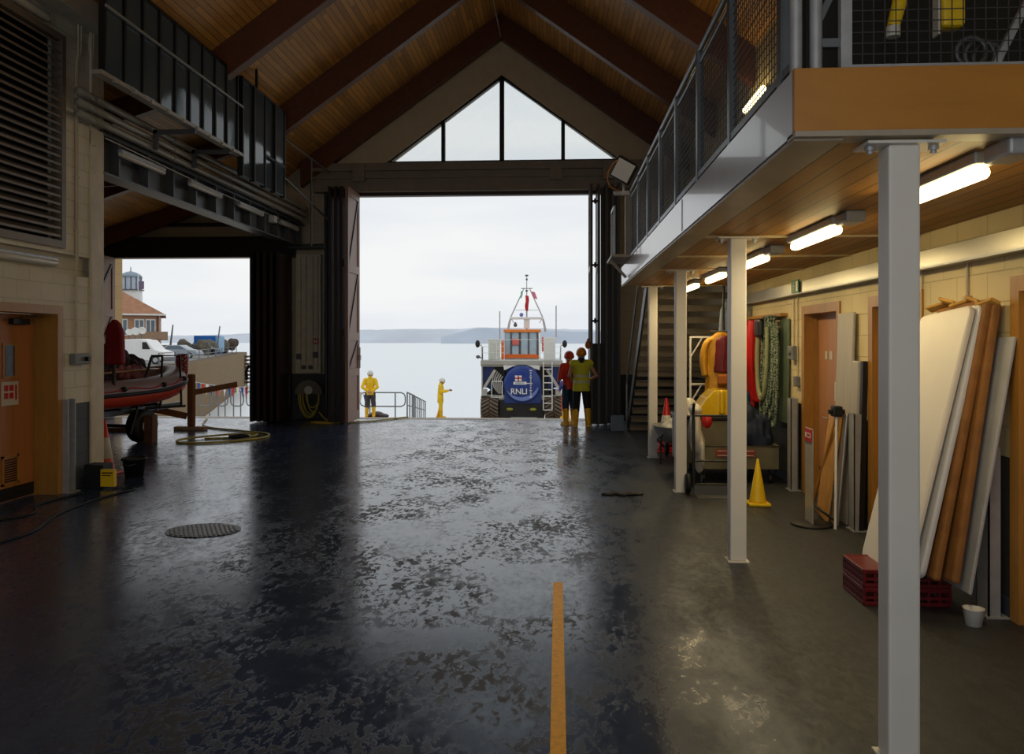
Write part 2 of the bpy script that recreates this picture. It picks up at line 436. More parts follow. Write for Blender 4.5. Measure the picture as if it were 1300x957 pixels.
# glulam portals
names = {18.95:'reddish brown laminated rafter pair against the far gable wall', 15.85:'laminated rafter pair second from the far gable', 12.75:'laminated rafter pair third from the far gable',
         6.55:'laminated rafter pair over the near end of the gallery', 3.4:'laminated rafter pair above the near edge of the hall'}
for yb, lb in names.items():
    t = thing('roof_rafter', lb, 'roof beam', (RX, yb, zr(-6.2)-.6), group='laminated roof rafters')
    for sgn, xe in ((-1, -6.19), (1, 3.09)):
        m = MB().prism([(RX,RZ-.003),(xe,zr(xe)-.003),(xe,zr(xe)-.6),(RX,RZ-.6)], yb-.1, yb+.1)
        bmod(part('rafter_leg', m, m_glulam, t), .008)
for yb, lb in ((18.9,'sloping bay rafter by the far wall'),(15.85,'sloping rafter across the middle of the side bay'),(12.75,'sloping rafter at the near end of the side bay')):
    m = MB().prism([(-11.59,4.46),(-6.56,6.095),(-6.56,5.7),(-11.59,4.06)], yb-.08, yb+.08)
    solo('bay_rafter', m, m_glulam, lb, 'roof beam', 'side bay rafters')
m = MB().bar((-10.9,12.85,4.28),(-8.2,15.8,5.2),.09,.12)
solo('diagonal_brace', m, m_glulam, 'dark diagonal timber brace under the side bay roof', 'brace')

# gable window
t = thing('window_1', 'triangular gable window with dark frame and three mullions', 'window', (RX,YW+.1,6.2), kind='structure')
del t['category']; fr = MB(); yy0, yy1 = YW+.02, YW+.14
A = (-4.26,6.2); B = (1.6,6.2); T_ = (RX,8.36)
def gz(x): return 8.36-.737*abs(x-RX)
fr.prism([A,B,(1.45,6.28),(-4.1,6.28)], yy0, yy1)
fr.prism([A,T_,(RX,8.26),(-4.1,6.25)], yy0, yy1); fr.prism([B,(1.45,6.25),(RX,8.26),T_], yy0, yy1)
for x, wd in ((-2.78,.09),(RX,.11),(.13,.09)): fr.box(x-wd/2, x+wd/2, yy0, yy1, 6.25, gz(x)-.05)
part('window_frame', fr, m_blk, t)
part('pane', MB().prism([(-4.15,6.25),(1.45,6.25),(RX,8.3)], YW+.07, YW+.08), m_glass, t)
# door head channel over the main door
h = MB().box(-5.9, 2.4, 18.82, 19.15, 5.98, 6.06).box(-5.9, 2.4, 18.9, 19.15, 6.06, 6.18).box(-5.9, 2.4, 18.86, 19.15, 5.8, 5.86).box(-5.9, 2.4, 18.92, 19.15, 5.5, 5.98)
for x in (-4.75, -.05, 1.2): h.box(x-.14, x+.14, 18.78, 18.95, 5.72, 6.14)
struct('trim_2', h, M('dark painted door head', (134,124,112), .5))
struct('trim_3', MB().box(-5.3, 1.5, 19.1, 19.3, 5.42, 5.5), m_dkbrown)
h = MB().box(-11.4, -6.4, 19.0, 19.2, 3.95, 4.45).box(-11.4, -6.4, 18.95, 19.2, 4.72, 4.78)
struct('trim_4', h, m_blk)
struct('door_sill', MB().box(-5.3, 1.5, 19.2, 19.62, -.2, .004).box(-11.2, -7.15, 19.2, 19.62, -.2, .004), M('pale concrete sill', (176,166,150), .6))
# ---------------------------------------------------------------- left wall fittings
t = thing('louvre_vent', 'large brown-grey louvre vent high in the left block wall', 'vent', (-6.25,7.4,3.06))
m_louv = M('louvre brown grey', (128,116,104), .45, .2, .06)
f = MB()
for a in (5.2, 9.58): f.box(-6.3, -6.16, a, a+.08, 3.06, 5.72)
f.box(-6.3, -6.16, 5.28, 9.58, 3.06, 3.15).box(-6.3, -6.16, 5.28, 9.58, 5.64, 5.72)
part('frame', f, m_louv, t)
s = MB()
for i in range(25):
    z = 3.19+i*.099
    s._add([(-6.17,5.28,z),(-6.17,9.58,z),(-6.29,9.58,z+.075),(-6.29,5.28,z+.075),(-6.17,5.28,z+.03),(-6.17,9.58,z+.03),(-6.29,9.58,z+.1),(-6.29,5.28,z+.1)],
           [(0,1,2,3),(7,6,5,4),(0,4,5,1),(1,5,6,2),(2,6,7,3),(3,7,4,0)])
part('blades', s, m_louv, t)
part('backing', MB().box(-6.45, -6.4, 5.2, 9.66, 3.06, 5.72), m_blk, t)

def tube_light(name, label, p, L, group, mat, side=-1, r=.045):
    """closed batten along Y with round diffuser"""
    t = thing(name, label, 'light', (p[0],p[1],p[2]), group=group)
    b = MB().bev(p[0]-.035, p[0]+.035, p[1]-L/2, p[1]+L/2, p[2]+.02, p[2]+.07, .008); part('batten', b, m_galv, t)
    d = MB().tube([(p[0],p[1]-L/2,p[2]),(p[0],p[1]-L/2+.05,p[2]),(p[0],p[1]+L/2-.05,p[2]),(p[0],p[1]+L/2,p[2])], [r*.7,r,r,r*.7], 14); part('diffuser', d, mat, t)
    return t
m_tube_off = M('unlit tube diffuser', (206,202,190), .3, 0, .02)
tube_light('tube_light', 'unlit tube light in the slot under the louvre vent', (-6.25,8.75,2.87), 1.7, None, m_tube_off, r=.05)
tube_light('tube_light', 'unlit tube light in the slot above the louvre vent', (-6.25,8.6,5.86), 1.7, None, m_tube_off, r=.05)
solo('eaves_beam', MB().bev(-6.24, -5.98, 4.5, 10.62, 6.0, 6.3, .01), M('cream painted beam', (200,192,172), .5), 'cream boxed beam running along the top of the left wall', 'beam')
c = MB().tube([(-6.17,9.93,5.98),(-6.17,9.93,5.6),(-6.18,9.9,5.45),(-6.18,9.9,1.75)], .012, 8)
c.tube([(-6.17,9.99,5.98),(-6.17,9.99,5.62),(-6.18,9.93,5.5),(-6.18,9.93,2.9)], .012, 8)
for z in (4.9,4.0,3.3,2.4): c.box(-6.2, -6.165, 9.875, 9.955, z, z+.02)
solo('wall_conduit', c, M('cream conduit', (196,184,158), .4), 'pair of cream conduits running down the left wall to a grey socket', 'pipe')
solo('wall_conduit', MB().tube([(-6.17,10.27,5.98),(-6.18,10.27,5.3),(-6.18,10.27,4.7)], .012, 8).box(-6.2,-6.15,10.22,10.31,4.5,4.7), M('cream conduit'), 'short cream conduit dropping to a box above the three fat pipes', 'pipe')
t = thing('power_socket', 'grey weatherproof socket box on the left block wall', 'socket', (-6.16,9.95,1.62))
part('housing', MB().bev(-6.2, -6.11, 9.78, 10.08, 1.6, 1.74, .012), M('grey socket plastic', (118,120,120), .45), t)
part('switch', MB().cyl((-6.11,10.0,1.67),(-6.06,10.0,1.67),.03), m_blk, t)

# left door
def wall_door(name, X, y0, y1, zt, depth, sgn, leafmat, lbl, hinge_far=True):
    """lining, architrave and leaf set back from the wall face at X; sgn=-1 wall to the left"""
    t = thing(name, lbl, 'd', (X, (y0+y1)/2, 0), kind='structure'); del t['category']
    a, b = X, X+sgn*depth
    fr = MB()
    for ya, yb in ((y0, y0+.035), (y1-.035, y1)): fr.box(min(a,b), max(a,b), ya, yb, 0, zt)
    fr.box(min(a,b), max(a,b), y0, y1, zt-.035, zt)
    f0, f1 = X-sgn*.001, X-sgn*.02
    for ya, yb in ((y0-.06, y0+.035), (y1-.035, y1+.07)): fr.box(min(f0,f1), max(f0,f1), ya, yb, 0, zt+.07)
    fr.box(min(f0,f1), max(f0,f1), y0+.035, y1-.035, zt-.035, zt+.07)
    s0 = X+sgn*(depth-.09)
    for ya, yb in ((y0+.035, y0+.06), (y1-.06, y1-.035)): fr.box(min(s0,s0+sgn*.04), max(s0,s0+sgn*.04), ya, yb, 0, zt-.035)
    part('frame', fr, m_oak, t)
    xl = X+sgn*(depth-.05)
    lf = part('leaf', MB().box(min(xl,xl+sgn*.045), max(xl,xl+sgn*.045), y0+.04, y1-.04, .01, zt-.04), leafmat, t)
    return t, lf, xl-sgn*.001
t, lf, xf = wall_door('door_1', -6.2, 8.2, 9.56, 2.27, .33, -1, m_door, 'varnished brown door with vision panel in the left wall')
part('vision_panel', MB().box(xf, xf+.012, 8.95, 9.21, 1.46, 1.88), m_oak, lf); part('glazing', MB().box(xf+.012, xf+.016, 8.98, 9.14, 1.49, 1.85), M('dark door glass', (30,28,26), .1), lf)
part('notice', MB().box(xf, xf+.006, 8.93, 9.22, 1.14, 1.42), m_offwhite, lf)
n = MB()
for yy in (8.97, 9.06): 
    for zz in (1.22, 1.31): n.box(xf+.006, xf+.009, yy, yy+.07, zz, zz+.07)
n.box(xf+.006, xf+.009, 9.16, 9.19, 1.2, 1.38)
part('notice_symbols', n, m_red, lf)
v = MB().box(xf, xf+.015, 8.93, 9.22, .2, .23).box(xf, xf+.015, 8.93, 9.22, .52, .55).box(xf, xf+.015, 8.93, 8.96, .2, .55).box(xf, xf+.015, 9.19, 9.22, .2, .55)
part('vent_frame', v, m_oak, lf); v = MB()
for i in range(10): v.box(xf, xf+.008, 8.96, 9.19, .235+i*.028, .25+i*.028)
part('vent_grille', v, m_blk, lf)
part('kick_plate', MB().box(xf, xf+.008, 8.3, 9.5, .02, .17), m_blk, lf)
part('door_closer', MB().bev(xf, xf+.07, 9.05, 9.35, 2.1, 2.17, .008).bar((xf+.05,9.2,2.19),(xf+.15,9.42,2.2),.02), m_blk, t)
struct('baseboard_left', MB().box(-6.51, -6.2, 9.53, 9.545, 0, .16).box(-6.2, -6.185, 9.64, 10.2, 0, .13), M('blue grey skirting', (62,70,88), .5))

def guard_post(label, x, y, sgn, h=1.17, group='steel door guards', two=True):
    t = thing('door_guard', label, 'door guard', (x, y, 0), group=group)
    m = MB().box(x-.07, x-.06, y-.08, y+.08, 0, h).box(x-.07, x+.01, y-.08, y-.07, 0, h).box(x-.07,x+.01,y+.07,y+.08,0,h)
    part('channel', m, m_galv, t)
    if two: part('back_plate', MB().box(x+.03, x+.04, y-.02, y+.2, 0, h), m_galv, t)
    part('foot_plate', MB().box(x-.09, x+.06, y-.1, y+.1, 0, .012), m_galv, t)
    return t
guard_post('galvanised channel guarding the brown door in the left wall', -6.12, 9.7, -1, two=False)
guard_post('galvanised guard channel left of the far door in the right wall', 3.02, 10.36, 1)
guard_post('galvanised guard channel between the two right wall doors', 3.02, 8.2, 1)
guard_post('galvanised guard channel beside the leaning boards, nearest the camera', 3.02, 5.72, 1)

# ---------------------------------------------------------------- header beam over the side-bay opening
bm_ = MB().box(-6.34, -6.32, 10.5, 19.15, 4.2, 4.72).box(-6.42, -6.16, 10.5, 19.15, 4.18, 4.21).box(-6.42, -6.16, 10.5, 19.15, 4.7, 4.73)
for i in range(11): bm_.box(-6.32, -6.18, 10.9+i*.8, 10.94+i*.8, 4.21, 4.7)
solo('steel_header_beam', bm_, m_greyst, 'grey steel beam with stiffeners spanning the side bay opening', 'beam')
struct('wall_left_upper', MB().box(-6.5, -6.44, 10.5, 19.2, 4.2, 5.0), m_blk)
for i, z in enumerate((4.79, 4.93, 5.07)):
    m = MB().tube(bez([(-6.2,10.0+.12*i*0,z),(-6.1,10.02,z),(-6.06,10.12,z),(-6.06,10.4,z),(-6.06,18.9,z)], 4), .052, 12)
    for y in (12.2, 14.4, 16.6): m.cyl((-6.06,y,z),(-6.06,y+.16,z),.06)
    solo('service_pipe', m, M('grey beige pipe', (150,146,134), .35), ('lowest','middle','topmost')[i]+' of the three fat grey pipes along the side bay beam', 'pipe', 'three fat pipes on the header beam')
tb = thing('pipe_support', 'back rail with steel brackets behind the three fat pipes', 'bracket', (-6.14,14.4,4.72))
part('rail', MB().box(-6.17, -6.15, 10.4, 18.8, 4.731, 4.76), m_greyst, tb)
for y in (10.6, 12.6, 14.8, 17.0, 18.6): part('bracket', MB().box(-6.17, -6.12, y-.02, y+.02, 4.731, 5.14), m_greyst, tb)
for i, (y, lb) in enumerate(((11.45,'unlit tube light on the header beam nearest the block wall'),(13.55,'unlit tube light second along the header beam'),(15.6,'unlit tube light third along the header beam'),(17.85,'unlit tube light at the far end of the header beam'))):
    tube_light('tube_light', lb, (-6.12, y, 4.52), 1.25, 'unlit tube lights on the header beam', m_tube_off, r=.042)
solo('emergency_light', MB().bev(-6.2,-6.06,16.75,16.95,4.45,4.6,.02), m_white, 'small square white emergency light on the header beam', 'light')
solo('light_cable', MB().tube([(-6.14,10.5,4.66),(-6.14,14,4.6),(-6.14,18.6,4.6)], .01, 6), m_offwhite, 'thin pale cable linking the tube lights on the beam', 'cable')

# ---------------------------------------------------------------- overhead folding screen hung from the roof
t = thing('overhead_screen', 'row of dark panelled screens hung high beside the left roof slope', 'screen', (-5.4,11.2,5.05))
def dark_sheet(name, col):
    q = NT(name); v = q.mapping((1,1,1)); q.b.inputs['Base Color'].default_value = lin(col)
    n = q.noise(v, 2.2, 5, .6); q.link(q.ramp(n, [(.3,(.04,.04,.04,1)),(.7,(.1,.1,.1,1))]), q.b.inputs['Roughness'])
    q.bump(q.noise(v, 2.5, 3), .1, .01); return q.m
m_sheet = dark_sheet('dark blue grey sheet', (74,88,100))
ys = [9.17+.437*i for i in range(10)]
for a, b in zip(ys, ys[1:]):
    part('panel', MB().bev(-5.42, -5.39, a+.02, b-.02, 5.12, 6.36, .006), m_sheet, t)
f = MB()
for y in ys: f.box(-5.44, -5.36, y-.02, y+.02, 5.08, 6.38)
f.box(-5.43, -5.37, 9.15, 13.1, 6.36, 6.4); part('frame', f, m_blk, t)
part('top_track', MB().box(-5.37, -5.34, 9.15, 13.3, 5.87, 5.9), m_galv, t)
b = MB().box(-5.46, -5.34, 9.05, 13.3, 5.04, 5.09)
for y in [9.3+.44*i for i in range(9)]: b.box(-5.36, -5.32, y, y+.05, 5.02, 5.07)
part('bottom_track', b, M('pale track', (176,170,158), .4, .3), t)
t2 = thing('tall_screen', 'stack of three taller dark screen panels behind the overhead row', 'screen', (-5.4,14.3,4.74))
for i in range(4):
    a = 13.32+i*.52; zb = 4.74
    part('panel', MB().bev(-5.44+.03*(i%2), -5.40+.03*(i%2), a, a+.48, zb, 6.4, .006), m_sheet, t2)
f = MB()
for i in range(5): f.box(-5.45, -5.35, 13.28+i*.52, 13.32+i*.52, 4.72, 6.42)
f.box(-5.44,-5.36,13.32,15.36,6.38,6.42).box(-5.38,-5.35,14.36,15.36,5.3,5.34); part('frame', f, m_blk, t2)
part('hanger', MB().box(-5.42,-5.38,9.9,9.94,6.38,zr(-5.4)-.01), m_blk, t)
part('hanger', MB().box(-5.42,-5.38,13.0,13.04,6.38,zr(-5.4)-.01), m_blk, t)
part('hanger', MB().box(-5.42,-5.38,14.0,14.04,6.41,zr(-5.4)), m_blk, t2)
for y in (11.5, 12.75): part('stay', MB().box(-6.0, -5.94, y, y+.06, 4.75, 5.04).box(-6.0,-5.36,y,y+.06,4.98,5.04), m_greyst, t)
gr = MB().tube([(-5.4,15.4,5.9),(-5.4,18.6,5.9)], .02, 8).tube([(-5.4,15.4,5.15),(-5.4,18.6,4.75)], .02, 8).tube([(-5.4,17.2,4.0),(-5.4,17.2,5.9)], .022, 8)
solo('scaffold_rail', gr, m_greyst, 'grey scaffold rails beyond the tall screen near the gable', 'rail')
solo('ridge_cable', MB().tube([(RX-.1,8.9,9.6),(RX-.08,14,9.45),(RX,18.8,9.1)], .012, 6), m_galv, 'thin pale cable hanging along the roof ridge', 'cable')

# ---------------------------------------------------------------- far wall fittings, left pier
t = thing('service_cabinet', 'tall cream ribbed service cabinet on the pier between the two doorways', 'cabinet', (-6.0,18.95,1.13))
c = MB().bev(-6.33, -5.72, 18.95, 19.18, 1.13, 4.0, .01)
part('casing', c, M('cream enamel', (206,196,170), .4), t)
r = MB()
for x in (-6.2, -6.07, -5.9, -5.78): r.box(x-.008, x+.008, 18.93, 18.95, 1.2, 3.95)
part('ribs', r, M('cream enamel shade trim', (160,150,128), .45), t)
part('fire_notice', MB().box(-5.9, -5.77, 18.925, 18.948, 1.83, 1.97), m_red, t)
part('fire_notice_mark', MB().box(-5.875,-5.85,18.92,18.925,1.85,1.95).box(-5.82,-5.795,18.92,18.925,1.85,1.95).box(-5.85,-5.82,18.92,18.925,1.88,1.905), m_white, t)
part('control_box', MB().bev(-5.9,-5.78,18.88,18.94,1.5,1.64,.01), m_greyst, t)
part('control_box', MB().bev(-6.3,-6.18,18.88,18.94,1.46,1.6,.01), m_greyst, t)
for x in (-6.12, -5.96): part('push_button', MB().cyl((x,18.93,1.27),(x,18.88,1.27),.05), m_greyst, t)
# pipes right of the cabinet
d = MB()
for x, r_ in ((-5.62,.045),(-5.5,.05),(-5.4,.035)): d.tube([(x,19.08,0.02),(x,19.08,5.9)], r_, 10)
solo('downpipe', d, M('dark grey pipe', (58,62,68), .4, .2), 'cluster of dark vertical pipes between cabinet and main door', 'pipe')
solo('wall_heater_pipe', MB().tube([(-6.5,18.9,4.18),(-5.6,18.9,4.18)], .07, 12), m_greyst, 'short fat horizontal pipe above the service cabinet', 'pipe')
t = thing('hose_reel', 'round grey hose reel on the dark pier below the cabinet', 'hose reel', (-6.0,19.0,.4))
c = MB(); pr = [(.34*math.cos(a), .34*math.sin(a)) for a in [PI*i/14 for i in range(15)]]
c.prism([(-6.0+x, .62+z) for x, z in pr], 18.9, 19.1, 'Y'); part('reel_cover', c, M('reel grey', (110,100,88), .5), t)
part('hub', MB().cyl((-6.0,18.88,.72),(-6.0,18.92,.72),.1), m_offwhite, t)
m_hose = M('yellow green hose', (190,170,62), .5, 0, .12)
h = MB()
for k, (dx, zb, w_) in enumerate(((0,.05,.26),(.05,.14,.2),(.1,.3,.16),(.03,.09,.23),(.12,.2,.14))):
    pts = [(-6.0+dx+w_*math.cos(a)*(1), 18.93-.018*k, .62+(.62-zb)*math.sin(a)) for a in [PI+PI*i/12 for i in range(13)]]
    h.tube(bez(pts, 2), .016, 6)
solo('hanging_hose', h, m_hose, 'coiled yellow hose hanging from the reel on the pier', 'hose')
pts = [(-5.75,18.9,.2),(-5.5,18.7,.03),(-5.0,18.3,.02),(-5.35,18.0,.02),(-5.7,18.15,.02),(-5.3,18.45,.02),(-4.9,18.2,.02),(-4.3,18.6,.02),(-3.9,19.3,.02),(-3.7,19.55,.02)]
solo('floor_hose', MB().tube(bez(pts, 6), .018, 6), m_hose, 'yellow hose trailing out over the main door sill', 'hose')
pts = [(-8.6,19.1,.02),(-7.8,17.2,.02),(-6.7,16.4,.02),(-5.9,15.9,.02),(-5.75,15.2,.02),(-6.3,14.5,.02),(-6.95,14.35,.02),(-7.15,14.8,.03),(-6.6,15.5,.04),(-6.05,15.7,.04),(-6.1,15.3,.02),(-6.8,15.0,.02)]
t = thing('floor_hose', 'yellow hose coiled on the wet floor in front of the pier', 'hose', (-6.5,15.5,0))
part('hose', MB().tube(bez(pts, 6), .02, 6), m_hose, t)
part('nozzle', MB().tube([(-6.35,15.05,.05),(-6.15,15.15,.06),(-6.0,15.2,.05)], [.03,.045,.025], 8), m_blk, t)

# ---------------------------------------------------------------- folding doors of the main opening and side bay
def fold_leaf(t, x, y0, y1, z1, mf, mp, braces=True, side=1, low=True):
    f = MB(); st = .12
    for a, b in ((y0, y0+st), (y1-st, y1)): f.box(x-.035, x+.035, a, b, .03, z1)
    rails = [(.03,.25),(1.08,1.25),(1.92,2.1),(3.5,3.68),(z1-.2,z1)] if z1 > 4.5 else [(.03,.25),(1.08,1.25),(2.5,2.68),(z1-.18,z1)]
    for a, b in rails: f.box(x-.035, x+.035, y0+st, y1-st, a, b)
    lf = part('leaf_frame', f, mf, t)
    p = MB().box(x-.012, x+.012, y0+st, y1-st, .25, z1-.17); part('leaf_panel', p, mp, lf)
    if braces:
        d = MB()
        for (a, b) in zip(rails[1:], rails[2:]): d.bar((x+side*.02,y0+st,a[1]),(x+side*.02,y1-st,b[0]),.05,.03,up=(1,0,0))
        part('brace', d, m_dkbrown, lf)
    return lf
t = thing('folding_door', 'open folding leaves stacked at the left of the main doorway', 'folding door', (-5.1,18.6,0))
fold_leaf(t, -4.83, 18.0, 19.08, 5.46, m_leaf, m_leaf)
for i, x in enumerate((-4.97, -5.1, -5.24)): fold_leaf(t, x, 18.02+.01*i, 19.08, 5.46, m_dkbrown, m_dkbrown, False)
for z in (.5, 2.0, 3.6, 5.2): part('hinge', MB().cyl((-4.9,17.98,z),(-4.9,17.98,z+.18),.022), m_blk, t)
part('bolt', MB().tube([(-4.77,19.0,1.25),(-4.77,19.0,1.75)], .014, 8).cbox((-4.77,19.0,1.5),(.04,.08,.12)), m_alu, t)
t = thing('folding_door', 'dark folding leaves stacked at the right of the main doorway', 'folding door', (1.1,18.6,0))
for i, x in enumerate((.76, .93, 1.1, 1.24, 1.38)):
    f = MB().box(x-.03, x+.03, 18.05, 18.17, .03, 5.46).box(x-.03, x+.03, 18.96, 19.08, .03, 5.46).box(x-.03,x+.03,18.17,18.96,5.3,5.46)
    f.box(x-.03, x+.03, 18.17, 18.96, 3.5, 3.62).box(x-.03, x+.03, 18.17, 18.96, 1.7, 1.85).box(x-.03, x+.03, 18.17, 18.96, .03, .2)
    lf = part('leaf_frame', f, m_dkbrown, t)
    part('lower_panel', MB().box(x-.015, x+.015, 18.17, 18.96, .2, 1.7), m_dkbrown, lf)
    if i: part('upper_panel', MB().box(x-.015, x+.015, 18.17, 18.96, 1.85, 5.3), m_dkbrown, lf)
for x, w_ in ((.845,.11),(1.01,.11)): part('lower_seal', MB().box(x-w_/2, x+w_/2, 18.06, 18.12, .03, 1.85), m_rubber, t)
part('lower_seal', MB().box(.98, 1.35, 18.2, 18.3, .03, 5.4), m_blk, t)
for z in (.6, 2.3, 3.56, 5.0): part('hinge', MB().cyl((.84,18.03,z),(.84,18.03,z+.12),.02).box(.74,.95,18.02,18.04,z+.03,z+.08), m_blk, t)
solo('orange_float', MB().lathe([(.01,0),(.05,.03),(.07,.09),(.05,.16),(.02,.2),(.02,.24)], 12, c=(.68,18.0,1.72)), M('dull orange', (190,110,40), .5), 'small dull orange float hanging on the dark right door leaf', 'float')
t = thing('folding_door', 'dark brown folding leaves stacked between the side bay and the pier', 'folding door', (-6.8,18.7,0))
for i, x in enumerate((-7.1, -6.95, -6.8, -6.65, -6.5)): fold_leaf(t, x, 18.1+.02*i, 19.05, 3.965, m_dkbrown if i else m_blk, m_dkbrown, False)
part('latch_handle', MB().tube([(-7.16,18.12,1.35),(-7.22,18.1,1.2),(-7.2,18.1,1.0)], .035, 8).tube([(-7.2,18.1,1.0),(-7.2,18.1,.7)], .01, 6), m_blk, t)
t = thing('folding_door', 'pale folding leaf at the left edge of the side bay doorway', 'folding door', (-10.95,18.6,0))
fold_leaf(t, -10.95, 18.0, 19.08, 3.965, m_leaf, m_leaf)

# ---------------------------------------------------------------- small things on the left floor
def cone(label, loc, h, bodymat, bandmat, group=None, lean=None, base=None):
    t = thing('traffic_cone', label, 'traffic cone', loc, group=group); x, y, z = loc; r = h*.19
    part('base', MB().bev(x-r*1.25, x+r*1.25, y-r*1.25, y+r*1.25, z, z+.035, .012), base or bodymat, t)
    part('cone_body', MB().lathe([(r,.03),(r*.93,.06),(r*.12,h),(r*.07,h+.005)], 24, c=loc), bodymat, t)
    if bandmat:
        a, b = .3*h, .68*h
        f = lambda q: r*.93+(r*.12-r*.93)*(q-.06)/(h-.06)+.003
        part('reflective_band', MB().lathe([(f(a)-.002,a),(f(a),a+.002),(f(b),b-.002),(f(b)-.002,b)], 24, c=loc), bandmat, t)
    return t
cone('orange cone with white sleeve half hidden behind the left wall corner', (-6.45,11.0,0), .78, M('cone orange red', (214,62,30), .45), m_offwhite)
t = thing('bucket', 'black plastic bucket on the wet floor by the side bay opening', 'bucket', (-5.93,10.85,0))
bk = MB(); bx, by = -5.93, 10.85
bk.lathe([(.01,.004),(.118,.0),(.155,.24),(.168,.24),(.168,.268),(.155,.27),(.146,.255),(.11,.015),(.01,.014)], 28, c=(bx,by,0)); part('pail', bk, m_rubber, t)
part('handle', MB().tube(bez([(bx-.165,by,.25),(bx-.1,by-.1,.2),(bx,by-.175,.18),(bx+.1,by-.1,.2),(bx+.165,by,.25)], 5), .005, 6), m_greyst, t)
t = thing('storage_box', 'black box with yellow end label on the floor by the left wall', 'box', (-5.98,9.98,0))
part('box', MB().bev(-6.12,-5.86,9.96,10.2,0,.3,.01), m_rubber, t)
part('yellow_label', MB().box(-5.87,-5.69,9.92,9.98,.03,.25), m_yellow, t)
part('label_print', MB().box(-5.85,-5.71,9.915,9.92,.2,.215).box(-5.85,-5.73,9.915,9.92,.17,.18), m_blk, t)
pts = [(-5.7,9.9,.015),(-5.4,9.9,.012),(-5.5,9.3,.012),(-5.45,8.4,.012),(-5.2,7.6,.012),(-5.3,7.0,.012),(-5.7,6.5,.012)]
solo('floor_cable', MB().tube(bez(pts, 6), .011, 6), m_rubber, 'black cable snaking along the floor by the brown left door', 'cable')
pts = [(-5.9,9.6,.012),(-6.0,8.9,.012),(-5.75,8.4,.012),(-5.95,7.9,.012),(-6.0,7.0,.012)]
solo('floor_cable', MB().tube(bez(pts, 6), .012, 6), m_rubber, 'second black cable looped closest to the left door', 'cable')
# drain cover with raised studs
t = thing('drain_cover', 'studded metal drain cover set in the wet floor', 'drain cover', (-3.55,7.8,0))
rr = []
for i in range(28):
    a = 2*PI*i/28; rr.append((-3.55+.37*math.cos(a), 7.8+.3*math.sin(a)))
part('plate', MB().prism(rr, 0, .006, 'Z'), M('dark iron', (40,38,38), .35, .5), t)
s = MB()
for i in range(-7, 8):
    for j in range(-6, 7):
        x, y = i*.048+(j%2)*.024, j*.046
        if (x/.35)**2+(y/.28)**2 < 1: s.bev(-3.55+x-.014,-3.55+x+.014,7.8+y-.013,7.8+y+.013,.005,.013,.003,seg=1)
part('studs', s, M('worn iron', (120,112,108), .3, .6), t)
mk = M('worn yellow paint', (226,166,36), .5, 0, .2, 30, .2)
solo('floor_marking', MB().box(-.035,.04,2.2,6.28,0,.003), mk, 'yellow painted line on the floor in front of the camera', 'floor marking')
solo('floor_marking', MB().box(.0,.07,12.0,14.6,0,.003), M('faded yellow paint', (120,104,60), .4, 0, .3, 30), 'faded yellow line far down the hall near the doorway', 'floor marking')
rg = MB()
for i in range(5): rg.ell((.62+.09*i, 9.9+.03*math.sin(i*2), .012+.008*(i%2)), (.09,.07,.02), 10, 6)
solo('floor_rag', rg, m_rubber, 'small crumpled black rag lying on the floor of the hall', 'rag', remesh=.008, smooth=3)
# ---------------------------------------------------------------- gallery on the right
XF, YN, YE, ZB, ZT = 1.05, 3.6, 13.25, 2.8, 3.1
t = thing('gallery', 'timber and steel gallery platform along the right wall', 'mezzanine', (2.1,8.4,2.8))
m_fasc = M('pale grey painted side fascia', (228,231,238), .22, 0, .04, 1.5, .02, coat=.4)
f = MB().box(XF, XF+.02, YN+.03, YE, ZB+.02, ZT+.01).box(XF-.006, XF, YN+3.2, YN+3.205, ZB+.03, ZT)
part('side_fascia', f, m_fasc, t)
part('edge_angle', MB().box(XF+.005, XF+.22, YN+.03, YE, ZB-.005, ZB+.012), M('cream grey angle', (168,156,136), .45), t)
part('front_fascia', MB().bev(XF-.003, 3.09, YN-.005, YN+.03, ZB+.03, ZT+.01, .003), m_ply, t)
part('front_angle', MB().box(XF, 3.09, YN-.01, YN+.12, ZB+.005, ZB+.03), M('cream grey angle'), t)
part('soffit', MB().box(XF+.22, 3.09, YN+.03, YE, ZB+.01, ZB+.05), m_soffit, t)
part('deck', MB().box(XF+.02, 3.09, YN+.03, YE, ZB+.05, ZT), m_dkbrown, t)
for y in (7.0, 10.15, 13.15, 8.6): part('cover_strip', MB().box(XF+.1, 3.08, y-.03, y+.03, ZB-.004, ZB+.012), M('cream strip', (196,180,144), .45), t)
part('end_fascia', MB().box(XF, 3.09, YE-.03, YE, ZB+.02, ZT), m_fasc, t)
posts = ((3.72,'white steel post nearest the camera, in front of the leaning boards'),(7.0,'white steel post second from the camera, beside the yellow cone'),(10.18,'white steel post third from the camera, beside the sack truck'),(13.12,'white steel post farthest from the camera, by the stairs'))
for y, lb in posts:
    p = thing('steel_post', lb, 'post', (1.55,y,0), group='white gallery posts')
    part('shaft', MB().bev(1.48,1.62,y-.065,y+.065,.012,ZB-.018,.012), m_steelw, p)
    part('head_plate', MB().box(1.38,1.72,y-.09,y+.09,ZB-.018,ZB-.006), m_steelw, p)
    part('base_plate', MB().box(1.46,1.64,y-.08,y+.08,0,.012), m_steelw, p)
    for x in (1.41, 1.69): part('bolt', MB().cyl((x,y-.03,ZB-.055),(x,y-.03,ZB-.018),.014,n=8).cyl((x,y-.03,ZB-.04),(x,y-.03,ZB-.02),.024,n=6), m_galv, p)
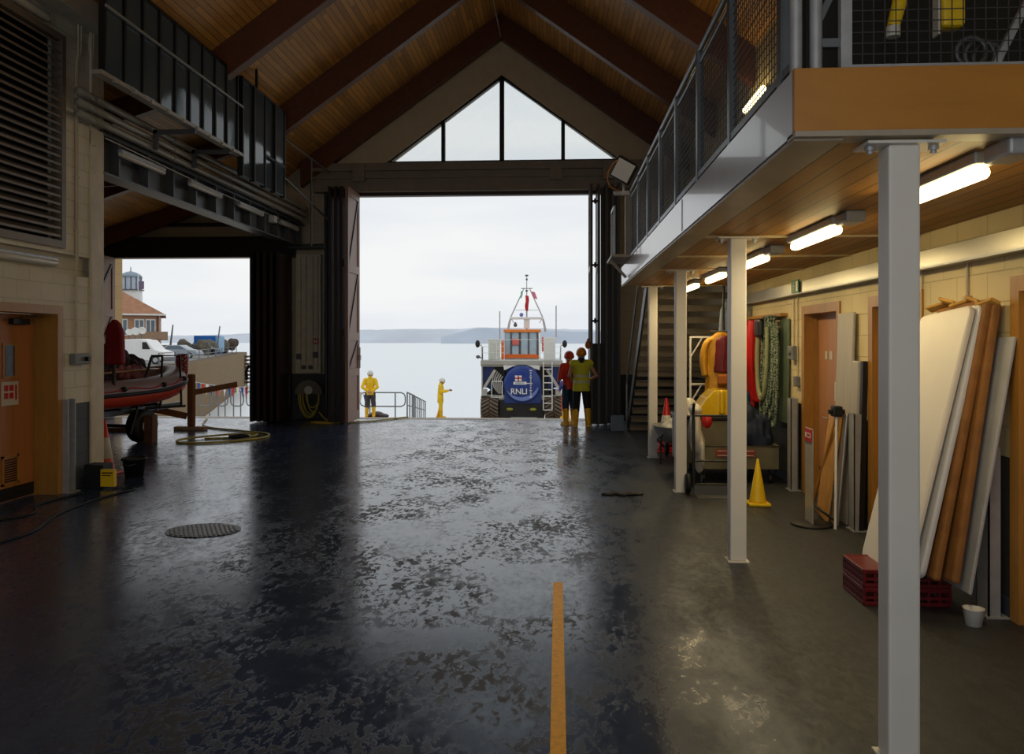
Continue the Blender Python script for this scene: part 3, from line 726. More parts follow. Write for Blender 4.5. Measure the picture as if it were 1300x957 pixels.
# batten lights under the soffit
m_lit = emit('lit warm diffuser', (255,228,160), 10)
order = ('nearest the camera','second from the camera','third from the camera','fourth from the camera','farthest from the camera')
for i, y in enumerate((4.5, 6.5, 8.5, 10.5, 12.4)):
    l = thing('batten_light', 'lit weatherproof batten light under the gallery, '+order[i], 'light', (2.05,y,ZB-.11), group='lit batten lights under the gallery')
    part('housing', MB().bev(1.99,2.11,y-.57,y+.57,ZB-.05,ZB+.012,.012), m_galv, l)
    part('diffuser', MB().bev(2.01,2.09,y-.54,y+.54,ZB-.115,ZB-.05,.028,seg=3), m_lit, l)
    if i in (0,1,2): part('junction_box', MB().bev(2.0,2.14,y-.85,y-.62,ZB-.07,ZB+.012,.015), m_galv, l)
    bpy_l = bpy.data.lights.new('batten_lamp', 'AREA'); bpy_l.shape = 'RECTANGLE'; bpy_l.size = .09; bpy_l.size_y = 1.1; bpy_l.energy = 13; bpy_l.color = (1,.78,.42)
    lo = bpy.data.objects.new('lamp_glow', bpy_l); C.objects.link(lo); lo.parent = l; lo.location = (0,0,-.02)
for i, y in enumerate((6.8, 9.6, 12.4)):
    l = thing('wall_batten_light', 'lit tube light on the right wall above the gallery, '+('nearest','middle','farthest')[i], 'light', (3.02,y,5.55), group='lit tube lights above the gallery')
    part('housing', MB().bev(3.04,3.1,y-.6,y+.6,5.57,5.65,.01), m_galv, l)
    part('diffuser', MB().tube([(3.0,y-.57,5.6),(3.0,y+.57,5.6)], .04, 12), m_lit, l)
    part('junction_box', MB().bev(2.98,3.1,y+.65,y+.85,5.56,5.66,.01), m_galv, l)
    a = bpy.data.lights.new('tube_lamp', 'AREA'); a.shape = 'RECTANGLE'; a.size = .08; a.size_y = 1.1; a.energy = 9; a.color = (1,.8,.5)
    lo = bpy.data.objects.new('lamp_glow', a); C.objects.link(lo); lo.parent = l; lo.location = (-.07,0,.0); lo.rotation_euler = (0,PI/3,0)

# mesh guard rail along the gallery edge
m_rail = M('galvanised rail', (112,118,124), .35, .6, .1, 6, .05)
m_wire = M('dark wire mesh', (70,70,70), .45, .4, .05)
t = thing('mesh_guardrail', 'galvanised guard rail with wire mesh along the gallery edge', 'railing', (1.1,8.3,3.11))
part('handrail', MB().tube([(1.1,3.85,4.15),(1.1,12.0,4.15)], .024, 12).tube([(1.1,3.85,4.05),(1.1,12.0,4.05)], .014, 8), m_rail, t)
part('toe_rail', MB().box(1.08,1.11,3.75,12.0,3.16,3.2), m_rail, t)
ys = [3.95+1.15*i for i in range(8)]
for y in ys: part('stanchion', MB().box(1.075,1.125,y-.035,y+.035,3.11,4.14), m_rail, t)
for a, b in zip(ys, ys[1:]):
    w = MB(); y = a+.07
    while y < b-.05: w.bar((1.1,y,3.2),(1.1,y,4.05),.004); y += .05
    z = 3.25
    while z < 4.04: w.bar((1.1,a+.03,z),(1.1,b-.03,z),.004); z += .05
    part('mesh_panel', w, m_wire, t)
t = thing('corner_pipes', 'pair of upright galvanised pipes at the gallery corner', 'pipe', (1.2,3.75,3.1))
for x in (1.09, 1.18): part('pipe', MB().tube([(x,3.72,3.1),(x,3.72,4.4)], .028, 14), m_galv, t)
t = thing('mesh_gate', 'wire mesh gate panel on the front edge of the gallery', 'gate', (1.9,3.75,3.12))
f = MB()
f.box(1.30,1.35,3.74,3.78,3.13,4.25).box(2.3,2.35,3.74,3.78,3.13,4.25).box(1.35,2.3,3.74,3.78,3.13,3.17).box(1.35,2.3,3.74,3.78,4.2,4.25)
f.bar((2.0,3.79,3.15),(2.3,3.79,3.75),.03); part('frame', f, m_galv, t)
w = MB()
for i in range(19): w.bar((1.4+.05*i,3.75,3.17),(1.4+.05*i,3.75,4.2),.004)
for i in range(20): w.bar((1.35,3.75,3.22+.05*i),(2.3,3.75,3.22+.05*i),.004)
part('mesh', w, m_wire, t)
part('brace', MB().bar((1.22,3.78,3.28),(1.33,3.78,3.28),.04).bar((1.22,3.8,3.4),(1.36,3.8,3.7),.03), m_rail, t)
# things stored on the gallery
solo('kit_cupboard', MB().bev(1.4,2.9,4.6,5.1,3.112,3.86,.01), m_blk, 'black kit cupboard standing on the gallery behind the mesh gate', 'cupboard')
rc = MB().ell((2.1,4.85,4.04),(.7,.2,.18),20,12)
solo('red_kit_bag', rc, M('red cloth', (150,34,34), .8, 0, .2, 6, .4), 'long red kit bag lying on the black cupboard upstairs', 'bag')
for i, (x, zz, lb) in enumerate(((1.62,3.42,'slim yellow hand lamp hanging behind the mesh gate'),(1.88,3.40,'broad yellow drybag hanging behind the mesh gate'))):
    t = thing('hanging_lamp' if i == 0 else 'hanging_drybag', lb, 'lamp' if i == 0 else 'bag', (x,3.95,zz))
    if i == 0:
        part('body', MB().tube([(x+.06,3.95,zz+.5),(x+.03,3.95,zz+.12),(x,3.95,zz)], [.035,.035,.03], 12), m_yellow, t)
        part('clear_tip', MB().cyl((x,3.95,zz-.05),(x,3.95,zz),.032), m_offwhite, t)
    else:
        part('body', MB().bev(x-.05,x+.06,3.9,4.0,zz,zz+.5,.02), m_yellow, t)
        part('pale_edge', MB().box(x-.062,x-.05,3.92,3.98,zz-.03,zz+.5), m_offwhite, t)
    part('strap', MB().tube([(x+.03,3.95,zz+.48),(x+.03,3.95,4.3)], .008, 6), m_blk, t)
solo('hanging_rail', MB().tube([(1.3,3.95,4.3),(2.9,3.95,4.3)], .015, 8), m_galv, 'thin rail across the gallery above the mesh gate', 'rail')
cl = MB()
for k in range(3):
    cl.tube([(2.0+.06*k+.07*math.cos(a), 3.98+.04*k, 3.3+.07*math.sin(a)) for a in [2*PI*i/16 for i in range(16)]], .012, 6, closed=True)
solo('cable_coil', cl, m_greyst, 'small coil of grey cable hooked behind the mesh gate', 'cable')
# landing bracket, gate and floodlight at the far end
t = thing('landing_gate', 'small gate frame on a bracket plate at the far end of the gallery', 'gate', (.98,12.2,3.0))
part('bracket_plate', MB().box(.78,1.04,11.6,12.7,3.12,3.16).bar((.8,12.1,3.12),(1.03,12.1,2.86),.04), M('cream grey angle'), t)
part('post', MB().box(1.02,1.12,12.1,12.2,3.16,4.1), M('cream post', (166,152,132), .45), t)
f = MB().box(.84,.87,12.1,12.13,3.16,3.95).box(.84,.87,12.65,12.68,3.16,3.95).box(.84,.87,12.13,12.65,3.9,3.95)
part('frame', f, m_galv, t)
w = MB()
for i in range(11): w.bar((.855,12.13,3.2+.06*i),(.855,12.65,3.26+.06*i),.005)
part('mesh', w, m_wire, t)
t = thing('floodlight', 'square floodlight with pale glass clamped at the end of the gallery rail', 'floodlight', (1.0,12.15,4.12))
R = Matrix.Translation((1.0,12.1,4.48)) @ Matrix.Rotation(-.25,4,'Z') @ Matrix.Rotation(.55,4,'Y') @ Matrix.Rotation(.25,4,'X')
part('housing', MB().bev(-.17,.17,-.04,.08,-.17,.17,.02,T=R), m_blk, t)
part('glass', MB().box(-.14,.14,-.05,-.04,-.14,.14,T=R), M('pale floodlight glass', (236,238,240), .15, 0, .02), t)  # reflected daylight put into the glass as a near-white base colour
part('bracket', MB().bar((.85,12.2,4.16),(1.15,12.2,4.16),.04).bar((1.0,12.2,4.16),(1.0,12.2,4.32),.03).tube([(.86,12.16,4.12),(1.14,12.16,4.12)], .016, 8), m_galv, t)
part('cable', MB().tube(bez([(1.08,12.1,4.6),(.9,12.05,4.62),(.76,12.05,4.45),(.78,12.1,4.25),(.95,12.15,4.17)], 5), .01, 6), M('orange cable', (190,120,30), .5), t)
# stairs beyond the gallery
t = thing('staircase', 'open tread steel staircase rising to the far end of the gallery', 'stairs', (2.25,15.3,0))
A0 = (17.15, 0.0); A1 = (13.35, 3.0)
for x in (1.5, 2.98):
    part('stringer', MB().bar((x,A0[0],.12),(x,A1[0],3.0),.03,.24,up=(0,0,1)), m_greyst, t)
n = 15; mtr = M('worn tread', (112,100,82), .5, .1, .15)
for i in range(n):
    q = (i+.6)/n; y = A0[0]+(A1[0]-A0[0])*q; z = .02+(3.0-.02)*q
    part('tread', MB().bev(1.52,2.96,y-.14,y+.1,z-.035,z,.005).box(1.52,2.96,y-.145,y-.13,z-.11,z-.035), mtr, t)
part('handrail', MB().tube([(1.48,17.2,1.0),(1.48,13.4,4.0)], .022, 10).tube([(1.48,17.2,.1),(1.48,17.2,1.0)], .022, 10), m_galv, t)

# service trunking and conduits on the right wall
t = thing('cable_trunking', 'galvanised trunking running along the right wall below the gallery', 'trunking', (3.04,10,2.48))
part('trunking_body', MB().bev(2.97,3.097,-1.6,13.2,2.49,2.64,.006), M('satin galvanised', (176,172,160), .28, .55, .06, 2.5, .05), t)
part('lid_lip', MB().box(2.962,2.972,-1.6,13.2,2.485,2.5), m_galv, t)
sg = thing('exit_sign', 'small green exit pictogram sign fixed on the trunking', 'sign', (2.96,10.0,2.5))
part('plate', MB().box(2.945,2.955,9.95,10.25,2.5,2.66), M('exit green', (30,120,70), .4), sg)
X_ = 2.943
g = MB().box(X_,X_+.003,9.98,10.05,2.52,2.64).ell((X_,10.13,2.625),(.003,.012,.012),8,6).bar((X_,10.13,2.61),(X_,10.14,2.57),.004,.016,up=(0,1,0)).bar((X_,10.14,2.57),(X_,10.17,2.53),.004,.01,up=(0,1,0)).bar((X_,10.14,2.57),(X_,10.11,2.53),.004,.01,up=(0,1,0)).bar((X_,10.13,2.6),(X_,10.1,2.58),.004,.008,up=(0,1,0)).bar((X_,10.13,2.6),(X_,10.17,2.59),.004,.008,up=(0,1,0))
part('running_figure', g, m_white, sg)
c = MB().tube([(3.085,10.62,2.5),(3.085,10.62,1.8)], .01, 8).tube([(3.085,10.45,2.5),(3.085,10.45,1.45)], .01, 8)
solo('wall_conduit', c, M('cream conduit'), 'pair of thin conduits dropping from the trunking beside the rope coils', 'pipe')
solo('wall_conduit', MB().tube([(3.085,6.95,2.5),(3.085,6.95,1.0)], .01, 8), M('cream conduit'), 'thin conduit behind the nearest white post', 'pipe')
solo('wall_conduit', MB().tube([(3.085,6.2,2.5),(3.085,6.2,2.2)], .012, 8).box(3.07,3.1,6.15,6.25,2.16,2.24), M('cream conduit'), 'short conduit stub above the leaning white table tops', 'pipe')
solo('isolator_switch', MB().bev(3.02,3.1,10.45,10.68,1.66,1.84,.01).cyl((3.02,10.55,1.75),(2.99,10.55,1.75),.03), M('grey socket plastic'), 'grey isolator switch on the right wall beside the rope coils', 'switch')
solo('isolator_switch', MB().bev(3.04,3.1,10.38,10.5,1.32,1.45,.01), M('grey socket plastic'), 'small grey switch box low on the right wall beside the ropes', 'switch')
# right-hand doors
m_door2 = wood_mat('pink brown door leaf', (186,132,96), (1,1,.1), .4, .1)
t, lf, xf = wall_door('door_2', 3.1, 8.98, 10.2, 2.27, .2, 1, m_door2, 'brown door with small window nearest the ropes')
part('vision_panel', MB().box(xf-.012, xf, 9.1, 9.42, 1.5, 1.92), m_oak, lf); part('glazing', MB().box(xf-.016, xf-.012, 9.14, 9.38, 1.54, 1.88), M('pale door glass', (170,180,190), .1), lf)
part('sign', MB().box(xf-.006, xf, 9.62, 9.72, 1.68, 1.78), m_offwhite, lf); part('sign', MB().box(xf-.006, xf, 9.8, 9.88, 1.68, 1.78), m_offwhite, lf)
part('notice', MB().box(xf-.006, xf, 9.3, 9.55, 1.2, 1.42), m_offwhite, lf)
part('yellow_notice', MB().box(xf-.007, xf, 9.2, 9.5, 1.38, 1.46), m_yellow, lf)
part('handle', MB().cyl((xf-.0,9.62,.98),(xf-.05,9.62,.98),.014).tube([(xf-.05,9.62,.98),(xf-.05,9.8,.98)], .012, 8).box(xf-.01,xf,9.58,9.66,.85,1.15), m_alu, lf)
part('kick_plate', MB().box(xf-.004, xf, 9.05, 10.1, .05, .35), m_dkbrown, lf)
t, lf, xf = wall_door('door_3', 3.1, 7.0, 8.04, 2.27, .2, 1, m_door, 'brown door behind the nearest white post')
t, lf, xf = wall_door('door_4', 3.1, 4.4, 5.55, 2.27, .2, 1, m_door, 'brown door at the right edge')
struct('baseboard_right', MB().box(3.085, 3.1, 5.64, 6.93, 0, .13).box(3.085, 3.1, 8.12, 8.9, 0, .13).box(3.085, 3.1, 10.28, 17, 0, .13), M('blue grey skirting'))
# ---------------------------------------------------------------- boards leaning on the right wall
def lean_board(name, label, cat, y0, y1, xb, xt, zb, zt, th_, mat, r=.02, group=None, dy=0.0, corner=0.0, edge=None):
    """sheet standing on its lower edge at xb and leaning its top to xt; dy shifts the top along the wall"""
    H = math.hypot(zt-zb, xt-xb); W = y1-y0; n = 6
    pts = []
    cs = ((W-corner, H-corner, 0), (corner, H-corner, PI/2), (corner, corner, PI), (W-corner, corner, 1.5*PI))
    for cx, cz, a0 in cs:
        if corner:
            for i in range(n+1): a = a0+PI/2*i/n; pts.append((cx+corner*math.cos(a), cz+corner*math.sin(a)))
        else: pts.append((cx, cz))
    ang = math.atan2(xt-xb, zt-zb)
    T = Matrix.Translation((xb, y0, zb)) @ Matrix.Rotation(ang, 4, 'Y') @ Matrix.Rotation(-math.atan2(dy, H), 4, 'X')
    m = MB().prism(pts, -th_/2, th_/2, 'X', T=T)
    o = solo(name, m, mat, label, cat, group); bmod(o, min(r, th_/3)); return o
m_top = M('white laminate table top', (222,216,204), .4, 0, .03, 3, .03)
m_top2 = M('cool white laminate table top', (206,208,212), .4, 0, .03, 3, .03)
m_card = M('brown corrugated card', (140,94,44), .75, 0, .18, 10, .3)
m_lam = wood_mat('grey wood laminate', (176,170,162), (1,1,.1), .5, .1)
lean_board('folding_table', 'large cream white folded table top leaning in front of the other boards', 'table', 5.62, 6.38, 2.4, 2.93, .265, 2.16, .045, m_top, corner=.07, dy=.16)
lean_board('folding_table', 'second cooler white table top leaning just behind the cream one', 'table', 5.6, 6.35, 2.49, 2.985, .265, 2.17, .045, m_top2, corner=.07, dy=.16)
lean_board('cardboard_pack', 'thick brown cardboard pack between white table top and second pack', 'cardboard', 5.58, 6.3, 2.58, 3.01, .265, 2.2, .055, m_card, dy=.14)
lean_board('cardboard_pack', 'brown cardboard pack leaning closest to the block wall', 'cardboard', 5.52, 6.2, 2.68, 3.04, .265, 2.17, .055, m_card, dy=.16)
lean_board('grey_board', 'thin pale grey panel leaning behind the cardboard packs', 'board', 5.5, 6.1, 2.76, 3.07, .2, 1.93, .025, M('pale grey panel', (170,172,176), .5), dy=.03)
tf = MB()
for i, (y, z) in enumerate(((5.75,2.17),(5.92,2.2),(6.1,2.18),(6.3,2.21),(6.46,2.18))): tf.cbox((3.0,y,z-.01),(.08,.19,.025),(.25*((i%2)*2-1),.5,.1*i))
solo('torn_wrapping', tf, M('torn brown paper', (196,150,70), .8, 0, .2, 8, .4), 'torn flap of brown wrapping paper on top of the leaning packs', 'wrapping', remesh=.012, smooth=2)
m_crate = M('dark red crate plastic', (100,16,26), .4, 0, .12, 6, .1)
def crate(label, x, y, z, w=.4, l=.6, h=.13):
    t = thing('bread_crate', label, 'crate', (x, y, z), group='red crates under the leaning boards')
    b = MB().bev(x-w/2, x+w/2, y-l/2, y+l/2, z, z+.015, .004)
    part('base', b, m_crate, t)
    for sx in (-1, 1):
        s = MB().bev(x+sx*w/2-.012, x+sx*w/2+.012, y-l/2, y+l/2, z+h-.03, z+h, .005).bev(x+sx*w/2-.01, x+sx*w/2+.01, y-l/2, y+l/2, z+.002, z+.03, .004)
        for i in range(13): s.box(x+sx*w/2-.009, x+sx*w/2+.009, y-l/2+i*l/12-.008, y-l/2+i*l/12+.008, z+.02, z+h-.01)
        s.box(x+sx*w/2-.008, x+sx*w/2+.008, y-l/2, y+l/2, z+.06, z+.08); part('side', s, m_crate, t)
    for sy in (-1, 1):
        s = MB().bev(x-w/2, x+w/2, y+sy*l/2-.012, y+sy*l/2+.012, z+h-.03, z+h, .005).bev(x-w/2, x+w/2, y+sy*l/2-.01, y+sy*l/2+.01, z+.002, z+.03, .004)
        for i in range(9): s.box(x-w/2+i*w/8-.008, x-w/2+i*w/8+.008, y+sy*l/2-.009, y+sy*l/2+.009, z+.02, z+h-.01)
        s.box(x-w/2, x+w/2, y+sy*l/2-.008, y+sy*l/2+.008, z+.05, z+.07); part('end', s, m_crate, t)
    if label.startswith('upper'): part('lid', MB().bev(x-w/2+.01, x+w/2-.01, y-l/2+.01, y+l/2-.01, z+h-.02, z+h-.005, .004), m_crate, t)
    return t
crate('lower of the two dark red plastic crates under the leaning boards', 2.5, 6.06, 0, w=.6, l=.4); crate('upper of the two dark red plastic crates, carrying the leaning boards', 2.5, 6.06, .131, w=.6, l=.4)
solo('plastic_tub', MB().lathe([(.01,0),(.05,0),(.065,.11),(.07,.115),(.062,.11),(.045,.01),(.01,.01)], 20, c=(2.78,5.5,0)), m_white, 'small white plastic tub on the floor beside the crates', 'tub')

# boards by the nearer door
lean_board('laminate_board', 'tall pale grey wood-grain board leaning beside the small-window door', 'board', 8.4, 8.86, 2.99, 3.06, .0, 2.2, .03, m_lam)
lean_board('laminate_board', 'shorter grey board with black edge leaning next to the tall one', 'board', 8.22, 8.4, 3.0, 3.05, .0, 1.7, .05, m_lam)
solo('black_edge_strip', MB().bar((3.02,8.14,.0),(3.06,8.14,1.7),.05,.06), m_blk, 'tall black edge strip leaning beside the shorter grey board', 'strip')
lean_board('veneer_board', 'honey coloured veneered board leaning low behind the tripod', 'board', 8.52, 8.86, 2.82, 2.93, .0, 1.16, .03, wood_mat('honey veneer', (206,150,76), (1,1,.15), .4), dy=-.12)
lean_board('metal_panel', 'dull grey metal panel leaning at knee height behind the honey board', 'board', 8.32, 8.52, 2.86, 2.96, .0, 1.15, .03, m_alu)
t = thing('folding_tripod', 'folded tripod with black head, pale pole and wooden leg', 'tripod', (2.85,8.4,0))
hd = (2.88,8.42,1.14)
part('head', MB().bev(hd[0]-.05,hd[0]+.05,hd[1]-.05,hd[1]+.05,hd[2]-.02,hd[2]+.09,.015).cyl((hd[0]-.08,hd[1],hd[2]+.03),(hd[0]+.08,hd[1],hd[2]+.03),.025), m_blk, t)
part('leg', MB().tube([hd,(2.8,8.22,.0)], .014, 10), m_white, t, label='white tripod pole')
part('leg', MB().tube([hd,(2.84,9.1,.02)], .014, 10), m_oak, t, label='wooden tripod leg')
part('leg', MB().tube([hd,(2.66,8.65,.02)], .012, 10), m_oak, t, label='wooden tripod leg')
part('foot_brace', MB().tube([(2.81,8.26,.08),(2.72,8.42,.15),(2.82,8.9,.1)], .014, 8), m_blk, t)
t = thing('floor_sign', 'upright perspex floor sign with red header on a black base', 'sign', (2.62,8.4,0))
part('base', MB().lathe([(.2,0),(.21,.01),(.19,.025),(.05,.03)], 28, c=(2.62,8.4,0)), m_rubber, t)
part('panel', MB().bev(2.6,2.61,8.3,8.55,.02,1.0,.003), M('grey perspex', (168,164,154), .2), t)
part('red_header', MB().box(2.592,2.6,8.31,8.54,.86,.99), m_red, t)
part('header_print', MB().box(2.589,2.592,8.34,8.36,.9,.95).box(2.589,2.592,8.38,8.44,.9,.91).box(2.589,2.592,8.38,8.44,.94,.95).box(2.589,2.592,8.47,8.51,.9,.95), m_white, t)

# ---------------------------------------------------------------- clutter between the posts
t = thing('sack_truck', 'tall black sack truck standing between two white posts', 'sack truck', (1.98,9.95,0))
for x in (1.68, 2.18):
    part('upright', MB().tube(bez([(x,9.95,.1),(x,9.97,.6),(x,9.99,1.02),(x,9.93,1.14)], 4), .018, 10), m_blk, t)
    part('wheel', MB().lathe([(.04,-.03),(.11,-.028),(.125,-.01),(.125,.01),(.11,.028),(.04,.03)], 20, T=Matrix.Translation((x+(-.06 if x<2 else .06),10.05,.125)) @ Matrix.Rotation(PI/2,4,'Y')), m_rubber, t)
for z in (.13, .42, .98): part('cross_bar', MB().tube([(1.68,9.96,z),(2.18,9.96,z)], .013, 8), m_blk, t)
part('toe_plate', MB().box(1.68,2.18,9.7,9.95,.0,.012).box(1.68,2.18,9.93,9.95,.0,.12), m_greyst, t)
m_tank = M('grey green bin metal', (112,106,84), .5, .1, .2, 4, .15)
t = thing('storage_bin', 'low grey-green metal bin trolley behind the yellow cone', 'bin', (2.35,11.2,.0))
b = MB().box(1.85,2.93,10.75,10.78,.2,.5).box(1.85,2.93,11.95,11.98,.2,.5).box(1.85,1.88,10.78,11.95,.2,.5).box(2.9,2.93,10.78,11.95,.2,.5).box(1.88,2.9,10.78,11.95,.2,.23)
part('tray', b, m_tank, t)
part('rim', MB().tube([(1.85,10.75,.5),(2.93,10.75,.5),(2.93,11.98,.5),(1.85,11.98,.5)], .018, 8, closed=True), m_tank, t)
for x in (1.95,2.83):
    for y in (10.85,11.88): part('caster', MB().cyl((x-.02,y,.06),(x+.02,y,.06),.06,n=16).box(x-.02,x+.02,y-.02,y+.02,.1,.2), m_rubber, t)
part('name_plate', MB().box(2.1,2.62,10.735,10.75,.36,.46), M('worn red plate', (150,60,44), .5), t)
part('name_plate_print', MB().box(2.12,2.6,10.73,10.735,.375,.385).box(2.12,2.6,10.73,10.735,.435,.445), m_offwhite, t)
t = thing('locker_box', 'dull green equipment box with black lid under the yellow hood', 'box', (2.15,11.3,.24))
part('box', MB().bev(1.66,2.56,10.95,11.7,.235,.82,.015), m_tank, t); part('lid', MB().bev(1.64,2.58,10.93,11.72,.82,.88,.015), m_blk, t)
hy = MB().prism([(1.9,.885),(2.56,.885),(2.54,.98),(2.44,1.14),(2.34,1.23),(2.14,1.23),(2.02,1.12),(1.93,.98)], 10.98, 11.5, 'Y').bev(2.2,2.26,10.94,11.52,.9,1.235,.02)
t = thing('yellow_hood', 'glossy yellow moulded hood lying on the green equipment box', 'cover', (2.23,11.2,.885))
m_hood = M('glossy yellow plastic', (232,190,22), .14, 0, .04, 3, .02, coat=.5)
o = part('shell', hy, m_hood, t, remesh=.012, smooth=5)
part('vent_hole', MB().cyl((2.36,10.97,1.13),(2.36,10.95,1.13),.035), m_blk, t)
t = thing('safety_helmet', 'off-white helmet with dark vent beside the yellow hood', 'helmet', (1.8,11.1,.88))
part('shell', MB().lathe([(.15,.01),(.165,.0),(.165,.02),(.15,.03),(.14,.12),(.1,.2),(.04,.235),(.003,.24)], 24, T=Matrix.Translation((1.8,11.1,.88)) @ Matrix.Diagonal((.9,1.15,1,1))), m_offwhite, t); part('vent', MB().cyl((1.83,10.94,1.02),(1.83,10.92,1.02),.03), m_blk, t)
def cloth(blobs, rm=.02, nz=.03, seed=0, fr=7):
    m = MB()
    for c_, r_ in blobs: m.ell(c_, r_, 16, 10)
    return m
def cloth_solo(name, label, cat, blobs, mat, rm=.02, amp=.03, fr=6, parent=None):
    m = cloth(blobs); o = link_mesh(m.mesh(name, mat), name, parent, remesh=rm, smooth=2)
    ripple(o, lambda c: amp*noise.noise(Vector((c.x*2.2*fr, c.y*2.2*fr, c.z*.6*fr))))
    if not parent: tag(o, label, cat)
    return o
cloth_solo('canvas_sack', 'crumpled navy blue canvas sack heaped in the metal bin', 'sack', [((2.62,11.1,.66),(.3,.3,.3)),((2.75,11.2,.52),(.2,.4,.26)),((2.55,11.0,.86),(.14,.16,.22))], m_navy, amp=.05)
cloth_solo('white_sheet', 'white crumpled sheet hanging over the side of the sack truck', 'cloth', [((1.8,10.6,.7),(.06,.25,.3)),((1.86,10.6,.46),(.05,.25,.3)),((1.8,10.6,1.0),(.07,.2,.08))], m_offwhite, amp=.03)
solo('red_float', MB().ell((1.93,10.45,.86),(.07,.07,.09),14,10), m_red, 'small red float resting by the sack truck handle', 'float')
cone('all yellow cone on the floor beside the second white post', (2.32,9.4,0), .53, m_yellow, None)
cone('red and white cone standing behind the grey wheelbarrow', (1.87,13.85,0), .92, m_red, m_white)
t = thing('wheelbarrow', 'grey wheelbarrow tub between the two far white posts', 'wheelbarrow', (1.82,12.6,0))
prof = [(.12,.3),(.2,.34),(.28,.5),(.3,.56),(.31,.57),(.28,.56),(.18,.36),(.1,.33)]
part('tub', MB().lathe([(r*.95,z) for r,z in prof], 24, T=Matrix.Translation((1.8,12.75,0)) @ Matrix.Diagonal((1.0,1.5,1,1))), M('grey plastic tub', (150,152,156), .4), t)
for sx in (-1, 1):
    part('handle', MB().tube([(1.8+sx*.2,12.2,.5),(1.8+sx*.2,12.9,.32),(1.8+sx*.05,13.3,.16)], .016, 8), m_blk, t)
    part('leg', MB().tube([(1.8+sx*.2,12.45,.44),(1.8+sx*.22,12.4,.0)], .014, 8), m_blk, t)
part('wheel', MB().lathe([(.03,-.035),(.12,-.03),(.15,-.01),(.15,.01),(.12,.03),(.03,.035)], 20, T=Matrix.Translation((1.8,13.32,.15)) @ Matrix.Rotation(PI/2,4,'Y')), m_rubber, t)
cloth_solo('white_bag', 'white plastic bag lying in the grey wheelbarrow', 'bag', [((1.84,12.7,.55),(.2,.3,.09)),((1.86,12.6,.62),(.12,.15,.09))], m_white, amp=.03)
solo('blue_crate', MB().bev(1.14,1.4,16.9,17.2,0,.32,.015), M('grey blue box', (96,116,140), .5), 'grey-blue box on the floor at the foot of the staircase', 'box')
# white ladder frame
t = thing('white_ladder_frame', 'white tubular frame standing under the staircase', 'frame', (2.25,12.9,0))
f = MB().box(2.1,2.13,12.85,12.88,0,1.98).box(2.42,2.45,12.85,12.88,0,1.98).box(2.13,2.42,12.85,12.88,1.95,1.98).box(2.13,2.42,12.85,12.88,1.2,1.23).box(2.13,2.42,12.85,12.88,.7,.73)
part('uprights', f, m_white, t)
for z in (1.85, 1.12): part('diagonal', MB().bar((2.12,12.865,z-.2),(2.3,12.865,z+.1),.02), m_white, t)
# clothes rail and coats
solo('coat_rail', MB().tube([(2.36,12.5,2.05),(3.1,12.5,2.05)], .015, 8), m_greyst, 'short grey coat rail fixed to the right wall beside the stairs', 'rail')
m_oil = M('dull yellow oilskin', (206,150,34), .5, 0, .15, 6, .2)
def garment(name, label, cat, c, z1, z0, w, d, mat, sleeves=True, legs=False, group=None, facing='Y'):
    m = MB(); h = z1-z0
    T = Matrix.Translation((c[0],c[1],0)) @ (Matrix.Rotation(PI/2,4,'Z') if facing == 'X' else Matrix.Identity(4))
    prof = [(z1,w*.25,d*.5),(z1-.03*h,w*.45,d*.7),(z1-.1*h,w*.85,d*.85),(z1-.2*h,w*.9,d),(z1-.4*h,w*.88,d),(z1-.55*h,w*.95,d)]
    if legs: prof += [(z1-.6*h,w*.9,d*.9)]
    else: prof += [(z1-.75*h,w*1.0,d*1.05),(z0+.03*h,w*1.08,d*1.1),(z0,w*1.05,d*1.05)]
    b = MB(); drape(b, (0,0), prof, 8, .1, ph=c[0]*9+c[1]*5)
    if legs:
        for q in (-1,1): drape(b, (q*w*.5,0), [(z1-.54*h,w*.42,d*.85),(z1-.8*h,w*.38,d*.75),(z0+.02*h,w*.36,d*.7),(z0,w*.3,d*.6)], 5, .14, ph=q)
    if sleeves:
        for q in (-1,1): b.tube(bez([(q*w*.7,0,z1-.1*h),(q*w*1.05,-.01,z1-.2*h),(q*w*1.15,-.02,z1-.42*h),(q*w*1.08,-.03,z1-.62*h)],4), [.3*w+.0*i for i in range(13)], 14, flat=.75)
    m._add(b.v, b.f, True, T)
    o = link_mesh(m.mesh(name, mat), name, remesh=.013, smooth=2); tag(o, label, cat, group)
    ripple(o, lambda c: .012*noise.noise(Vector((c.x*9, c.y*9, c.z*3.6))))
    return o
garment('oilskin_jacket', 'yellow oilskin jacket hanging under the gallery beyond the posts', 'jacket', (2.53,12.5), 2.04, .95, .24, .09, m_oil)
garment('maroon_lifejacket', 'maroon lifejacket hung over the yellow oilskin', 'lifejacket', (2.55,12.33), 1.98, 1.42, .15, .06, M('maroon nylon', (110,26,36), .6, 0, .15, 6, .2), sleeves=False)
solo('orange_pouch', MB().bev(2.42,2.58,12.2,12.28,1.24,1.4,.03), M('dull orange', (190,110,40)), 'dull orange pouch on the front of the yellow oilskin', 'pouch')
garment('grey_coverall', 'grey-blue coverall hanging just below the gallery soffit', 'coverall', (2.8,12.9), 2.62, 1.3, .17, .08, M('grey blue cloth', (110,122,142), .8, 0, .1, 6, .2), legs=True)
solo('coverall_hook', MB().tube([(2.78,12.9,2.6),(2.78,12.9,2.79)], .008, 6), m_blk, 'small hook carrying the grey-blue coverall', 'hook')
solo('black_strap', MB().tube(bez([(2.62,12.75,2.78),(2.6,12.7,2.2),(2.63,12.6,1.7),(2.66,12.5,1.35)], 5), .02, 6), m_blk, 'black strap hanging beside the grey-blue coverall', 'strap')
